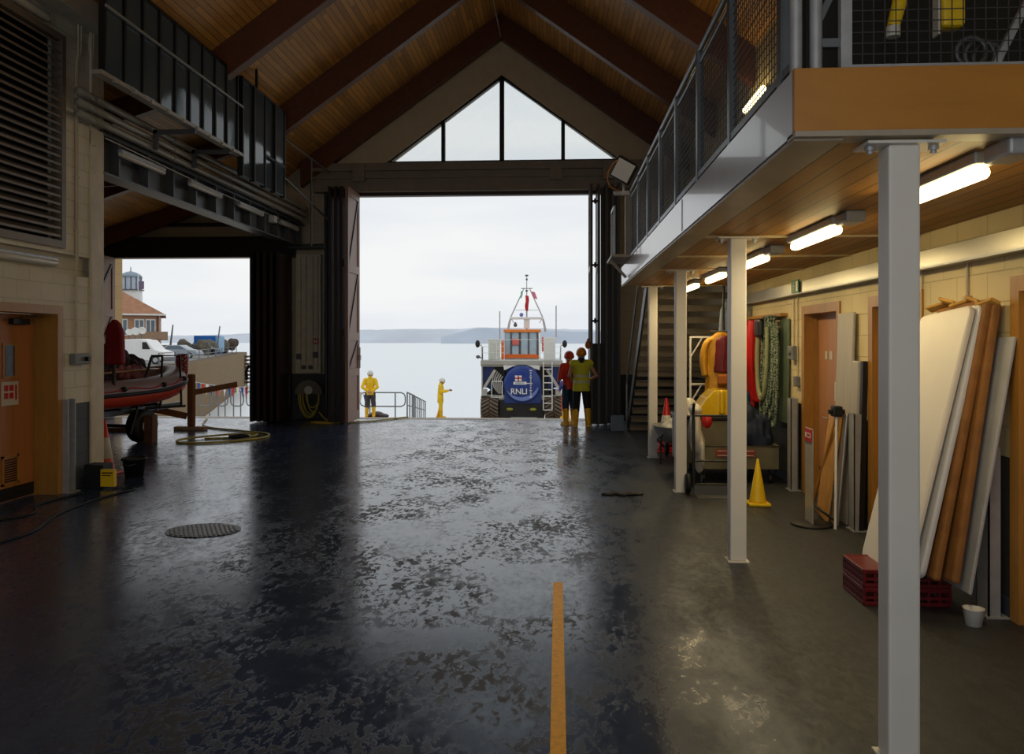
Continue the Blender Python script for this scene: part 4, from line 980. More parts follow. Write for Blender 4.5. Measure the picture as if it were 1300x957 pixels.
# drysuits and ropes on the wall
rail2 = MB().box(3.0,3.1,10.95,13.0,2.24,2.28)
solo('peg_rail', rail2, m_oak, 'wooden peg rail above the red suits and rope coils', 'rail')
m_suit = M('red drysuit', (196,22,22), .5, 0, .12, 5, .15)
for i, (y, zb, lb) in enumerate(((12.75,.95,'red drysuit hanging farthest along the peg rail'),(12.35,1.0,'red drysuit hanging in the middle of the peg rail'),(12.0,1.1,'red drysuit hanging next to the rope coils'))):
    garment('drysuit', lb, 'drysuit', (2.96,y), 2.22, zb-.1, .17, .08, m_suit, legs=True, group='red drysuits on the peg rail', facing='X')
garment('blue_trousers', 'short blue trousers hanging below the middle red drysuit', 'trousers', (2.86,12.3), 1.15, .62, .14, .06, M('mid blue cloth', (34,84,130), .7, 0, .12, 6, .2), sleeves=False, legs=True, facing='X')
def rope_mat(name, a, b):
    t = NT(name); v = t.mapping((1,1,1.6)); n = t.noise(v, 38, 2, .5)
    t.link(t.ramp(n, [(.44, lin(a)), (.56, lin(b))]), t.b.inputs['Base Color']); t.b.inputs['Roughness'].default_value = .85; t.bump(n, .5, .008); return t.m
m_rope1 = rope_mat('green white rope', (34,60,54), (150,160,138)); m_rope2 = M('pale green rope', (150,156,118), .8, 0, .15, 30, .4)
t = thing('rope_coil', 'thick speckled green rope hung in long loops on the wall', 'rope', (2.96,11.35,.7))
for k in range(9):
    y = 11.1+.055*k; w_ = .1+.012*(k%3); zb = .72+.13*((k*5)%4); x = 2.98-.02*(k%3)
    p = [(x,y-w_*.8,2.14),(x,y-w_,1.7),(x-.02,y-w_,zb+.25),(x-.03,y,zb),(x-.02,y+w_,zb+.25),(x,y+w_,1.7),(x,y+w_*.8,2.14),(x,y,2.24)]
    part('loop', MB().tube(bez(p, 4), .021, 7), m_rope1, t)
t = thing('rope_coil', 'pale green hose-like rope looped between red suits and speckled rope', 'rope', (2.9,11.6,1.15))
for k in range(2):
    p = [(2.9,11.68+.05*k,2.1),(2.89,11.72+.04*k,1.6),(2.88,11.62,1.22-.04*k),(2.88,11.42,1.12-.04*k),(2.88,11.26,1.3-.04*k),(2.89,11.2,1.7),(2.9,11.22,2.1)]
    part('loop', MB().tube(bez(p, 6), .028, 8), m_rope2, t)
part('black_wrap', MB().bev(2.85,2.96,11.5,11.78,1.95,2.22,.04), m_blk, t)
lean_board('green_board', 'dull green board on the wall behind the rope coils', 'board', 10.78, 11.2, 3.06, 3.08, .8, 2.2, .02, M('dull green board', (84,100,82), .6))
cr = thing('line_bundle', 'bunch of thin red lines hung beside the ropes', 'rope', (2.86,11.85,1.0))
for k in range(5): part('line', MB().tube(bez([(2.86,11.86+.03*k,2.2),(2.84,11.84+.035*k,1.7),(2.86,11.88+.02*k,1.1+.08*k)], 4), .009, 6), m_suit, cr)
# ---------------------------------------------------------------- inflatable boat on its trailer in the side bay
def tube_half(path, rs, n=20):
    return MB().tube(path, rs, n)
m_tgrey = M('faded grey pink tube', (150,126,124), .45, 0, .1, 3, .06); m_torange = M('orange red tube', (206,66,34), .4, 0, .1, 3, .06)
bt = thing('inflatable_boat', 'orange and grey inflatable boat standing on a trailer in the side bay', 'boat', (-8.51,14.02,.6), -.21)
BT = wmat(bt) @ Matrix.Translation((0,0,-.6))
def bp(x, y, z): return BT @ Vector((x, y, z))
path = [(.72,-2.2,.95),(.74,-1.9,.95),(.74,-1.0,.95),(.74,.2,.96),(.7,.9,.99),(.56,1.5,1.06),(.3,1.9,1.13),(0,2.05,1.16),(-.3,1.9,1.13),(-.56,1.5,1.06),(-.7,.9,.99),(-.74,.2,.96),(-.74,-1.0,.95),(-.74,-1.9,.95),(-.72,-2.2,.95)]
pw = bez([bp(*p) for p in path], 5); rr = [.25]*len(pw); rr[0] = rr[-1] = .04; 
for k, q in ((1,.12),(2,.18),(3,.22)): rr[k] = rr[-1-k] = q
o = link_mesh(MB().tube(pw, rr, 24).mesh('tube', [m_tgrey, m_torange]), 'tube', bt)
for p in o.data.polygons: p.material_index = 0 if p.normal.z > .12 and p.center.y > -1.95 else 1
st = []
for a, b in zip(pw, pw[1:]+[pw[-1]]):
    d = (b-a).normalized() if (b-a).length else d
    st.append(a + Vector((d.y,-d.x,0))*.245 + Vector((0,0,.0)))
part('rubbing_strake', MB().tube(st[3:-4], .035, 8), m_rubber, bt)
g = []
for i, q in enumerate(st[4:-4]): g.append(q + Vector((0,0,.12-.05*abs(math.sin(i*.63)))))
part('grab_line', MB().tube(g, .014, 6), m_red, bt)
for i in range(7, len(st)-7, 6): part('line_patch', MB().ell(st[i]+Vector((0,0,.1)), (.06,.06,.05), 10, 6), m_blk, bt)
part('hull', MB()._add([bp(*p) for p in ((-.6,-2.0,.8),(.6,-2.0,.8),(.6,.8,.84),(0,1.8,1.0),(-.6,.8,.84),(0,-2.0,.52),(0,.9,.56))], [(0,1,2,3,4),(0,5,1),(1,5,6,2),(2,6,3),(3,6,4),(4,6,5,0)]), M('dull white hull', (150,146,140), .5), bt)
part('transom', MB().box(-.55,.55,-2.0,-1.94,.7,1.2,T=BT), m_blk, bt)
part('floor_deck', MB().box(-.5,.5,-1.95,.9,.86,.9,T=BT), m_greyst, bt)
# gear heaped in the boat
cloth_solo('boat_cover', 'dark crumpled boat cover heaped in the inflatable boat', 'cover', [(bp(0,.0,1.25),(.45,.8,.35)),(bp(.15,.3,1.55),(.28,.5,.27)),(bp(0,.9,1.4),(.3,.5,.22)),(bp(.3,-.9,1.2),(.3,.4,.16))], M('dark maroon cloth', (52,28,34), .8, 0, .3, 5, .3), amp=.09, fr=4)
cloth_solo('red_dry_bag', 'faded red and white dry bag at the bow of the inflatable', 'bag', [(bp(.25,.7,1.3),(.2,.5,.16)),(bp(.3,.3,1.38),(.15,.25,.14))], M('faded red cloth', (150,84,84), .7, 0, .4, 7, .2), amp=.05)
cloth_solo('white_fender_bag', 'white and grey bag lying on the near tube of the inflatable', 'bag', [(bp(.62,-1.1,1.25),(.12,.4,.09)),(bp(.5,-.7,1.28),(.12,.3,.1))], m_offwhite, amp=.04)
solo('paddle', MB().tube([bp(.55,-1.2,1.3),bp(.5,.9,1.36)], .02, 8).ell(bp(.5,1.05,1.36),(.08,.22,.02),12,6), m_oak, 'wooden paddle lying along the tube of the inflatable', 'paddle')
t = thing('red_cover', 'tall pointed red canvas cover standing at the stern of the inflatable', 'cover', at(146,463,Y=13.45))
p0 = at(146,463,Y=13.45); zt = at(146,404,Y=13.45).z
cc = MB().prism([(p0.x-.17,p0.z),(p0.x+.17,p0.z),(p0.x+.155,p0.z+.55),(p0.x+.1,zt-.1),(p0.x,zt),(p0.x-.1,zt-.1),(p0.x-.155,p0.z+.55)], p0.y-.07, p0.y+.07, 'Y')
bmod(part('canvas', cc, M('deep red canvas', (150,20,30), .6, 0, .1, 4, .2), t), .05, 3)
part('pole', MB().tube([(p0.x-.02,p0.y,.9),(p0.x-.02,p0.y,p0.z+.1)], .03, 10), m_dkbrown, t)
# trailer
tr = thing('boat_trailer', 'dark steel boat trailer with fat tyres under the inflatable boat', 'trailer', (-8.51,14.02,0), -.21)
TT = wmat(tr)
part('chassis', MB().bar((-.45,-1.9,.55),(-.45,1.9,.62),.07,.1,T=TT).bar((.45,-1.9,.55),(.45,1.9,.62),.07,.1,T=TT).bar((-.5,-1.2,.55),(.5,-1.2,.55),.07,T=TT).bar((-.5,1.2,.58),(.5,1.2,.58),.07,T=TT), m_greyst, tr)
part('axle', MB().bar((-.5,.62,.3),(.5,.62,.3),.06,T=TT).bar((-.45,.62,.3),(-.45,.62,.55),.05,T=TT).bar((.45,.62,.3),(.45,.62,.55),.05,T=TT), m_blk, tr)
for x in (-.62, .62):
    w = MB().lathe([(.1,-.12),(.24,-.13),(.3,-.11),(.315,-.05),(.315,.05),(.3,.11),(.24,.13),(.1,.12)], 28, T=TT @ Matrix.Translation((x,.62,.315)) @ Matrix.Rotation(PI/2,4,'Y'))
    wo = part('tyre', w, m_rubber, tr)
    part('rim', MB().lathe([(.02,-.125),(.12,-.13),(.15,-.1),(.15,.1),(.12,.13),(.02,.125)], 20, T=TT @ Matrix.Translation((x,.62,.315)) @ Matrix.Rotation(PI/2,4,'Y')), m_galv, wo)
for y in (-1.0, .2, 1.2): part('bunk_roller', MB().cyl((-.5,y,.66),(.5,y,.66),.045,T=TT), m_rubber, tr)
fr = MB().tube([(.8,.9,.62),(.8,.95,1.62),(.8,1.45,1.62),(.8,1.5,.62)], .022, 8, T=TT).tube([(.72,.75,1.6),(.72,.2,.2)], .024, 8, T=TT).tube([(.4,.75,.62),(.85,1.55,.62)], .024, 8, T=TT).tube([(.72,.75,1.62),(.8,.95,1.62)], .022, 8, T=TT)
part('launch_frame', fr, m_blk, tr)
q = at(231,452,Y=15.9)
solo('red_buoyancy_aid', MB().bev(q.x-.12,q.x+.12,q.y-.06,q.y+.06,q.z-.38,q.z+.05,.05,seg=3), (lambda: (lambda t_: (t_.link(t_.ramp(t_.noise(t_.mapping(), 22, 2), [(.56, lin((150,24,34))), (.6, lin((220,190,190)))]), t_.b.inputs['Base Color']), t_.m)[1])(NT('red patterned cloth')))(), 'red patterned buoyancy aid hanging on the black trailer frame', 'buoyancy aid')
pb = at(243,546,Z=0)
t = thing('mooring_post', 'brown timber post on a cross foot in front of the inflatable bow', 'post', (pb.x,pb.y,0))
m_post = wood_mat('weathered orange timber', (132,84,44), (1,1,.15), .7)
part('post', MB().bev(pb.x-.07,pb.x+.07,pb.y-.07,pb.y+.07,.08,1.2,.03), m_post, t)
part('foot', MB().bev(pb.x-.35,pb.x+.32,pb.y-.09,pb.y+.09,0,.08,.01), M('pale worn timber', (170,140,112), .7), t)
part('rail', MB().bar((pb.x,pb.y+.1,.8),(pb.x+.75,pb.y+.6,.95),.05,.12).bar((pb.x-.1,pb.y,.3),(pb.x-.9,pb.y-.3,.52),.06,.14), m_post, t)
q = at(187,562,Z=0)
solo('wooden_chock', MB().bev(q.x-.15,q.x+.15,q.y-.1,q.y+.1,0,.52,.01), M('brown worn timber block', (108,74,54), .8, 0, .3, 8, .3), 'brown wooden block standing in front of the trailer tyre', 'block')
q = at(150,548,Z=0)
solo('timber_baulk', MB().bev(q.x-.5,q.x+.3,q.y-.06,q.y+.06,0,.09,.01), m_post, 'short timber baulk on the floor behind the trailer', 'timber')
q = at(160,550,Z=0)

# ---------------------------------------------------------------- outside ground, sea, quay
m_slip = M('pale slipway concrete', (176,164,146), .7, 0, .1, 1.2, .2)
S_ = .099
def slz(y): return -S_*(y-19.6)
s = MB().prism([(19.5,0),(19.6,0),(76,slz(76)),(76,-7),(19.5,-7)], -20.5, 13, 'X'); struct('slipway', s, m_slip)
def sea_mat():
    t = NT('grey sea'); v = t.mapping((.3,1,1)); t.b.inputs['Base Color'].default_value = lin((222,230,234)); t.b.inputs['Roughness'].default_value = .3
    t.bump(t.noise(v, .9, 4, .6), .25, .12); return t.m
struct('sea', MB().box(-5000,5000,19.5,9000,-8,-5.6), sea_mat())
m_quay = block_mat('brown quay stone', (122,98,64), None, 'Y', 1.4, .55, dark=.6)
m_quayx = block_mat('brown quay stone side', (122,98,64), None, 'X', 1.4, .55, dark=.6)
struct('quay', MB().prism([(-20.5,19.6),(-21.5,33),(-33,71),(-54.5,137),(-260,137),(-260,19.6)], -8, 0, 'Z'), m_quayx)
struct('quay_road', MB().prism([(-22,20),(-22.3,33),(-34,71),(-55.5,136),(-259,136),(-259,20)], 0, .03, 'Z'), M('grey tarmac', (120,118,114), .8))
st_ = MB()
for i in range(8): st_.box(-53.2+.0*i,-52.0,131.2,133.4,-5.2+.62*i,-4.9+.62*i)
solo('quay_ladder', st_, M('dark quay timber', (88,74,56), .8), 'dark rungs set into the seaward end of the stone quay', 'ladder')
struct('bay_pier_outside', MB().box(-11.5, -11.22, 19.56, 19.95, 0, 5), block_mat('sandstone quoin', (206,172,112), None, 'Y', .4, .3))
for m_ in (m_quay, m_quayx): m_.node_tree.nodes['Principled BSDF'].inputs['Specular IOR Level'].default_value = .08
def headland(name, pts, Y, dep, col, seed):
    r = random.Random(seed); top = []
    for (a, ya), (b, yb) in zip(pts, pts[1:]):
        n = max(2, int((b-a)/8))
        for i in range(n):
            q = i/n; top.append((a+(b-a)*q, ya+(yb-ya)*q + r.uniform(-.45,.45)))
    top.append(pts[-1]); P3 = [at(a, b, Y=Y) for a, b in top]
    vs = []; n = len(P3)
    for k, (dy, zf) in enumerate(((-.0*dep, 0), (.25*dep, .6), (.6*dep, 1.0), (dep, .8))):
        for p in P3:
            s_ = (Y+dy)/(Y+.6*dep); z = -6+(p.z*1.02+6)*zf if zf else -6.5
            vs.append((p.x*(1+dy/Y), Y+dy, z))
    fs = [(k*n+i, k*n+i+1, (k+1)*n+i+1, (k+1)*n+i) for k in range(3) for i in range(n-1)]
    m = MB(); m._add(vs, fs, True); struct(name, m, M(name+' colour', col, .9, 0, .12, .004, 0))  # col is pale blue-grey: distance haze put into the hill colour
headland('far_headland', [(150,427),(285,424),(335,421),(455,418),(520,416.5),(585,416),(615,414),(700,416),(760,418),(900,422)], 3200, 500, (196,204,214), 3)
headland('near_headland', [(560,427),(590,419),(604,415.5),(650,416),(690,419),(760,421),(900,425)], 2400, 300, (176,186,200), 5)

# building with lantern
D = 100.0
b = thing('harbour_building', 'brick harbour building with hipped tiled roof on the quay', 'building', (-50.8,99,0))
m_brick = block_mat('orange brick', (186,138,104), None, 'Y', .9, .3, dark=.8)
part('walls', MB().box(-75,-50.8,99,116,0,5.3), m_brick, b)
m_tile = M('brown roof tiles', (158,112,82), .8, 0, .15, 1.5, .3)
part('roof', MB()._add([(-76,98.3,5.3),(-50.1,98.3,5.3),(-50.1,117,5.3),(-76,117,5.3),(-67,107.5,11.2),(-60,107.5,11.2)], [(0,1,5,4),(1,2,5),(2,3,4,5),(3,0,4),(0,3,2,1)]), m_tile, b)
part('gutter', MB().box(-76,-50.0,98.2,98.4,5.15,5.35), m_white, b)
for x0_, wn in ((-55.6,2),(-53.7,2),(-52.4,2)):
    f = MB().box(x0_,x0_+1.15,98.9,99,2.6,4.7); fo = part('window', f, m_white, b)
    part('pane', MB().box(x0_+.12,x0_+.5,98.86,98.9,2.75,4.55).box(x0_+.64,x0_+1.03,98.86,98.9,2.75,4.55), M('grey window glass', (96,110,122), .1), fo)
part('balcony', MB().box(-54,-49.8,97.2,99,2.0,2.15).box(-54,-49.8,97.15,97.2,2.15,3.1), M('balcony timber', (150,122,96), .7), b)
part('drainpipe', MB().cyl((-56.2,98.8,0),(-56.2,98.8,5.2),.08).cyl((-51,98.8,0),(-51,98.8,5.2),.08), m_dkbrown, b)
b.rotation_euler.z = .46
lp = at(166,372,Y=124)
lt = thing('lantern_tower', 'white harbour lantern tower with domed cap above the brick building', 'lighthouse', (lp.x,124,0))
part('tower', MB().cyl((lp.x,124,0),(lp.x,124,lp.z+.4),1.9,1.7,24), m_white, lt)
part('gallery', MB().cyl((lp.x,124,lp.z+.4),(lp.x,124,lp.z+.55),2.0,n=24), m_greyst, lt)
part('lantern_glass', MB().cyl((lp.x,124,lp.z+.55),(lp.x,124,lp.z+2.5),1.55,n=16), M('lantern glass', (170,184,200), .15), lt)
w = MB()
for i in range(12):
    a = 2*PI*i/12; w.bar((lp.x+1.58*math.cos(a),124+1.58*math.sin(a),lp.z+.55),(lp.x+1.58*math.cos(a),124+1.58*math.sin(a),lp.z+2.5),.12)
part('astragals', w, m_greyst, lt)
part('dome', MB().lathe([(1.7,0),(1.72,.15),(1.4,.5),(.7,.85),(.1,1.0),(.06,1.7)], 20, c=(lp.x,124,lp.z+2.5)), M('grey green dome', (128,146,158), .5), lt)
fp = at(175.5,398,Y=118)
solo('flagpole', MB().cyl((fp.x,118,0),(fp.x,118,at(175,347,Y=118).z),.07,.05), m_white, 'thin white flagpole beside the lantern tower', 'flagpole')
solo('flag', MB().box(fp.x+.03,fp.x+.9,118,118.04,at(175,367,Y=118).z,at(175,357,Y=118).z), M('grey flag', (110,100,130), .7), 'small dark flag on the pole beside the lantern tower', 'flag')
# van
vo = at(189,462,Z=.03); vx, vy = vo.x, vo.y
v = thing('van', 'white box van with roof dishes parked on the quay', 'van', (vx,vy,.03))
s_ = 1.0
prof = [(-2.5,.3),(-2.5,2.0),(-.5,2.05),(-.2,2.0),(.35,1.95),(1.2,1.2),(2.1,1.0),(2.2,.4),(2.1,.3)]
body = MB().prism([(vx+x*.78,.03+z) for x,z in prof], vy-.95, vy+.95, 'Y'); m_van = M('van white', (232,232,230), .3, 0, .03, 2, .02)
bmod(part('body', body, m_van, v), .08, 3)
part('side_window', MB().prism([(vx-.05,1.25),(vx+.62,1.25),(vx+.3,1.82),(vx-.05,1.82)], vy-.965, vy-.95, 'Y'), m_blk, v)
part('windscreen', MB()._add([(vx+.3,vy-.85,1.95),(vx+.3,vy+.85,1.95),(vx+.95,vy+.85,1.27),(vx+.95,vy-.85,1.27)], [(0,1,2,3)]), M('grey window glass'), v) if False else None
part('bumper', MB().bev(vx+1.55,vx+1.78,vy-.97,vy+.97,.3,.62,.05), m_greyst, v)
part('headlamp', MB().bev(vx+1.45,vx+1.7,vy-.98,vy-.7,.75,.98,.04), m_offwhite, v)
for x in (-1.45, 1.05):
    w = part('wheel', MB().cyl((vx+x,vy-.97,.38),(vx+x,vy-.75,.38),.36,n=24), m_rubber, v)
    part('hubcap', MB().cyl((vx+x,vy-.99,.38),(vx+x,vy-.96,.38),.2,n=20), m_galv, w)
part('rear_ladder', MB().box(vx-2.05,vx-1.99,vy-1.0,vy-.95,.5,2.1).box(vx-1.75,vx-1.69,vy-1.0,vy-.95,.5,2.1).box(vx-2,vx-1.7,vy-1,vy-.95,.9,.95).box(vx-2,vx-1.7,vy-1,vy-.95,1.3,1.35).box(vx-2,vx-1.7,vy-1,vy-.95,1.7,1.75), m_greyst, v)
part('tail_lamp', MB().box(vx-1.98,vx-1.9,vy-.97,vy-.94,.8,1.2), m_red, v)
for k, (x, r_) in enumerate(((-1.5,.3),(-1.0,.34),(-.45,.3))):
    d = part('roof_dish', MB().lathe([(.01,0),(r_*.6,.04),(r_,.16),(r_*.96,.17),(r_*.5,.06)], 20, T=Matrix.Translation((vx+x,vy-.3,2.55+.1*k)) @ Matrix.Rotation(.8+.3*k,4,'Y') @ Matrix.Rotation(.7,4,'X')), m_white, v)
    part('mount', MB().cyl((vx+x,vy-.3,2.05),(vx+x,vy-.3,2.6+.1*k),.04), m_greyst, d)
# cars
def car(name, label, px, y, L, mat, D_):
    o = at(px, y, Z=.03); cx, cy = o.x, o.y
    c = thing(name, label, 'car', (cx,cy,.03)); k = L/4.4
    pr = [(-2.2,.3),(-2.2,.75),(-1.7,.98),(-1.1,1.42),(.3,1.45),(1.1,1.0),(2.05,.82),(2.2,.55),(2.2,.3)]
    bmod(part('body', MB().prism([(cx+x*k,.03+z) for x,z in pr], cy-.85, cy+.85, 'Y'), mat, c), .1, 3)
    part('side_windows', MB().prism([(cx-1.35*k,1.03),(cx-.95*k,1.4),(cx+.25*k,1.42),(cx+.9*k,1.03)], cy-.87, cy-.85, 'Y'), M('grey window glass'), c)
    for x in (-1.35, 1.35):
        w = part('wheel', MB().cyl((cx+x*k,cy-.88,.35),(cx+x*k,cy-.66,.35),.32,n=20), m_rubber, c)
        part('hubcap', MB().cyl((cx+x*k,cy-.9,.35),(cx+x*k,cy-.87,.35),.2,n=16), m_galv, w)
    return c
car('car', 'silver saloon car parked beyond the white van', 229, 454.5, 4.6, M('silver car paint', (150,158,168), .25, .3, .03), 89)
car('car', 'dark car parked behind the silver one by the rocks', 258, 450.5, 4.2, M('dark car paint', (52,62,70), .25, .2, .05), 100)
q = at(212,445,Y=92)
solo('yellow_beacon', MB().bev(q.x-.9,q.x+.5,91.5,92.5,q.z-.35,q.z+.35,.1), m_yellow, 'yellow roof sign seen above the silver car', 'sign') if False else None
cq = at(246,440,Y=112); cr_ = at(273.5,426,Y=112)
t = thing('blue_container', 'bright blue container beyond the boulders on the quay', 'container', ((cq.x+cr_.x)/2,113,.03))
part('body', MB().bev(cq.x,cr_.x,112,114,.03,cr_.z,.03), M('bright blue', (20,104,190), .5), t)
part('side_panel', MB().bev(cr_.x,cr_.x+.5,112,113.9,.3,cr_.z-.1,.03), M('pale blue panel', (130,170,200), .5), t)
rk = random.Random(4); m_rock = M('dark boulder', (96,92,80), .9, 0, .3, 2, .5)
def boulder(x, y, z, r, lb):
    m = MB(); bm = bmesh.new(); bmesh.ops.create_icosphere(bm, subdivisions=2, radius=r)
    for v_ in bm.verts: v_.co = v_.co*(1+.35*noise.noise(v_.co*1.3/r+Vector((x,y,0))))+Vector((x,y,z))
    bm.verts.index_update(); m._add([v_.co.copy() for v_ in bm.verts], [[v_.index for v_ in f.verts] for f in bm.faces]); bm.free()
    solo('boulder', m, m_rock, lb, 'rock', 'boulders at the quay end')
for i in range(18):
    px = 244+i*2.8; o = at(px, 451.5-1.5*(i%2)-i*.2, Z=.03); boulder(o.x, min(max(o.y,104),119), .35+.4*(i%3), .6+.2*((i*7)%3), 'dark grey boulder in the heap between the blue container and the quay edge')
o = at(291,440,Y=126); sh = MB()
for i in range(9): sh.ell((o.x+rk.uniform(-1,1), 126+rk.uniform(-.5,.5), rk.uniform(.6,1.9)), (.6,.6,.7), 10, 7)
solo('lobster_pots', sh, M('dark pots', (72,58,46), .9, 0, .4, 6, .5), 'dark heap of fishing gear at the far end of the quay', 'fishing gear', remesh=.15, smooth=2)
for px, y0_, lb in ((215,412,'tall leaning lamp post on the quay between building and container'),(274.5,414,'thin pole beside the blue container')):
    o = at(px,450,Y=104); solo('lamp_post', MB().cyl((o.x,104,0.03),(o.x+.5,104,at(px,y0_,Y=104).z),.16 if px<250 else .08,.08), M('grey pole', (110,112,116), .6), lb, 'pole')
fr = MB(); 
for i in range(10):
    a = 58+i*7.6; x = -29.2-(a-58)*.325; fr.bar((x-.6,a,.03),(x-.6,a,1.0),.08)
for z in (.55,1.0): fr.bar((-29.8,58,z),(-52.05,126.5,z),.05)
solo('quay_railing', fr, M('grey pole'), 'thin grey railing along the edge of the stone quay', 'railing')
sw = MB().box(-75,-52,121,121.4,.03,1.3); solo('harbour_wall', sw, M('low stone wall', (150,140,126), .8), 'low grey wall running across the far quay', 'wall')

# railings and bunting on the slip
m_rl = M('dull galvanised rail', (128,134,140), .45, .4)
def loop_rail(name, label, a, b, h=1.05, group=None, low=.45):
    a = Vector(a); b = Vector(b); t = thing(name, label, 'railing', a, group=group); d = (b-a); n = d.normalized(); L = d.length; r = .16
    pts = [a+Vector((0,0,low+r)), a+Vector((0,0,h-r)), a+n*r*.3+Vector((0,0,h-r*.3)), a+n*r+Vector((0,0,h)), b-n*r+Vector((0,0,h)), b-n*r*.3+Vector((0,0,h-r*.3)), b+Vector((0,0,h-r)), b+Vector((0,0,low+r)), b-n*r*.3+Vector((0,0,low+r*.3)), b-n*r+Vector((0,0,low)), a+n*r+Vector((0,0,low)), a+n*r*.3+Vector((0,0,low+r*.3))]
    part('loop', MB().tube(pts, .025, 8, closed=True), m_rl, t)
    for q in (.22, .78):
        p = a+d*q; part('upright', MB().cyl(p, p+Vector((0,0,h)), .025, n=8), m_rl, t)
    return t
Yr = 31.0
lab = ('looped steel railing nearest the timber post','looped steel railing second from the timber post','looped steel railing in the middle of the side bay view','looped steel railing fourth behind the red and blue pennants','looped steel railing by the dark door stack')
xs_ = [at(px,528,Y=Yr).x for px in (250,272,291,311,336)]; xs_.append(at(360,528,Y=Yr).x)
z0 = slz(Yr)
for i in range(5): loop_rail('slip_railing', lab[i], (xs_[i]+.06,Yr,z0), (xs_[i+1]-.06,Yr,z0), 1.05, 'looped railings across the slip')
z0b = slz(30.2)
loop_rail('slip_railing', 'looped steel railing behind the person with hands behind back', (at(457,528,Y=30.2).x,30.2,z0b), (at(514.5,528,Y=30.2).x,30.2,z0b), .98, 'looped railings across the slip')
for i, (ya, yb, lb) in enumerate(((30.6,34.5,'railing running down the slip, the end nearest the hall'),(34.8,39.5,'railing running down the slip, middle length'),(39.8,46,'railing running down the slip, far length'))):
    xa = at(517+i*8,528,Y=ya).x; xb = at(526+i*7,528,Y=yb).x
    t = thing('slip_railing', lb, 'railing', (xa,ya,slz(ya)), group='railings running down the slip')
    A_ = Vector((xa,ya,slz(ya))); B_ = Vector((xb,yb,slz(yb))); U = Vector((0,0,1))
    part('rails', MB().tube([A_, A_+U*1.0, B_+U*1.0, B_], .03, 8).tube([A_+U*.5, B_+U*.5], .025, 8), m_rl, t)
    for q in (.33,.67): p = A_.lerp(B_, q); part('upright', MB().cyl(p, p+U, .025, n=8), m_rl, t)
def bunting(label, px0, y0_, px1, y1_, Y, n, sag, first=0):
    a = at(px0,y0_,Y=Y); b_ = at(px1,y1_,Y=Y); t = thing('bunting', label, 'bunting', a)
    pts = [a.lerp(b_, i/20)-Vector((0,0,sag*4*(i/20)*(1-i/20))) for i in range(21)]
    part('cord', MB().tube(pts, .012, 5), m_offwhite, t); cols = [m_white, m_blue, m_red, m_white, m_blue, m_red, m_orange]
    for i in range(n):
        q = (i+.5)/n; p = a.lerp(b_, q)-Vector((0,0,sag*4*q*(1-q))); w_ = (b_-a).length/n*.36; h_ = .42
        o = MB()._add([(p.x-w_,p.y,p.z),(p.x+w_,p.y,p.z),(p.x+.03*(i%3-1),p.y-.03,p.z-h_),(p.x-w_,p.y+.006,p.z),(p.x+w_,p.y+.006,p.z),(p.x+.03*(i%3-1),p.y-.024,p.z-h_)], [(0,1,2),(5,4,3),(0,3,4,1),(1,4,5,2),(2,5,3,0)])
        part('pennant', o, cols[(i+first) % 7], t)
    return t
bunting('string of red white and blue pennants across the side bay view', 244, 484, 338, 490, 30.6, 17, .12)
bunting('short string of pennants beside the pale door leaf', 448, 492, 467, 503, 29.8, 3, .02, 2)
solo('rope_heap', MB().ell((at(485,528,Z=-1).x,29.6,slz(29.6)+.1),(.3,.3,.16),12,8).ell((at(491,528,Z=-1).x,29.6,slz(29.6)+.08),(.3,.25,.1),12,8).ell((at(479,528,Z=-1).x,29.6,slz(29.6)+.08),(.25,.25,.1),12,8), m_dkbrown, 'dark heap of rope on the slip beside the yellow-jacketed person', 'rope', remesh=.03, smooth=2)
# ---------------------------------------------------------------- people
m_skin = M('skin', (196,146,116), .55, 0, .04, 8, .05)
def hand(m, w, d, side, curl=.35):
    """palm with four unequal fingers and a thumb; d = direction of the forearm"""
    w = Vector(w); d = Vector(d).normalized(); s = d.cross(Vector((0,1,0))); s = (s if s.length > .2 else Vector((1,0,0))).normalized()*side
    nrm = d.cross(s).normalized()
    m.caps(w, w+d*.075, .024, .034, 1, .6, 10)
    for i, L in enumerate((.068,.076,.07,.055)):
        k = w+d*.085+s*(-.027+.018*i); a = (d*math.cos(curl)+nrm*math.sin(curl)).normalized(); b = (d*math.cos(curl*2.4)+nrm*math.sin(curl*2.4)).normalized()
        m.caps(k, k+a*L*.55, .0098, .009, 1, 1, 8); m.caps(k+a*L*.55, k+a*L*.55+b*L*.5, .009, .0075, 1, 1, 8)
    tb = w+d*.03-s*.03; te = tb+(d*.7-s*.6+nrm*.3).normalized()*.045
    m.caps(tb, te, .012, .0105, 1, 1, 8); m.caps(te, te+(d+nrm*.3).normalized()*.03, .0105, .008, 1, 1, 8)

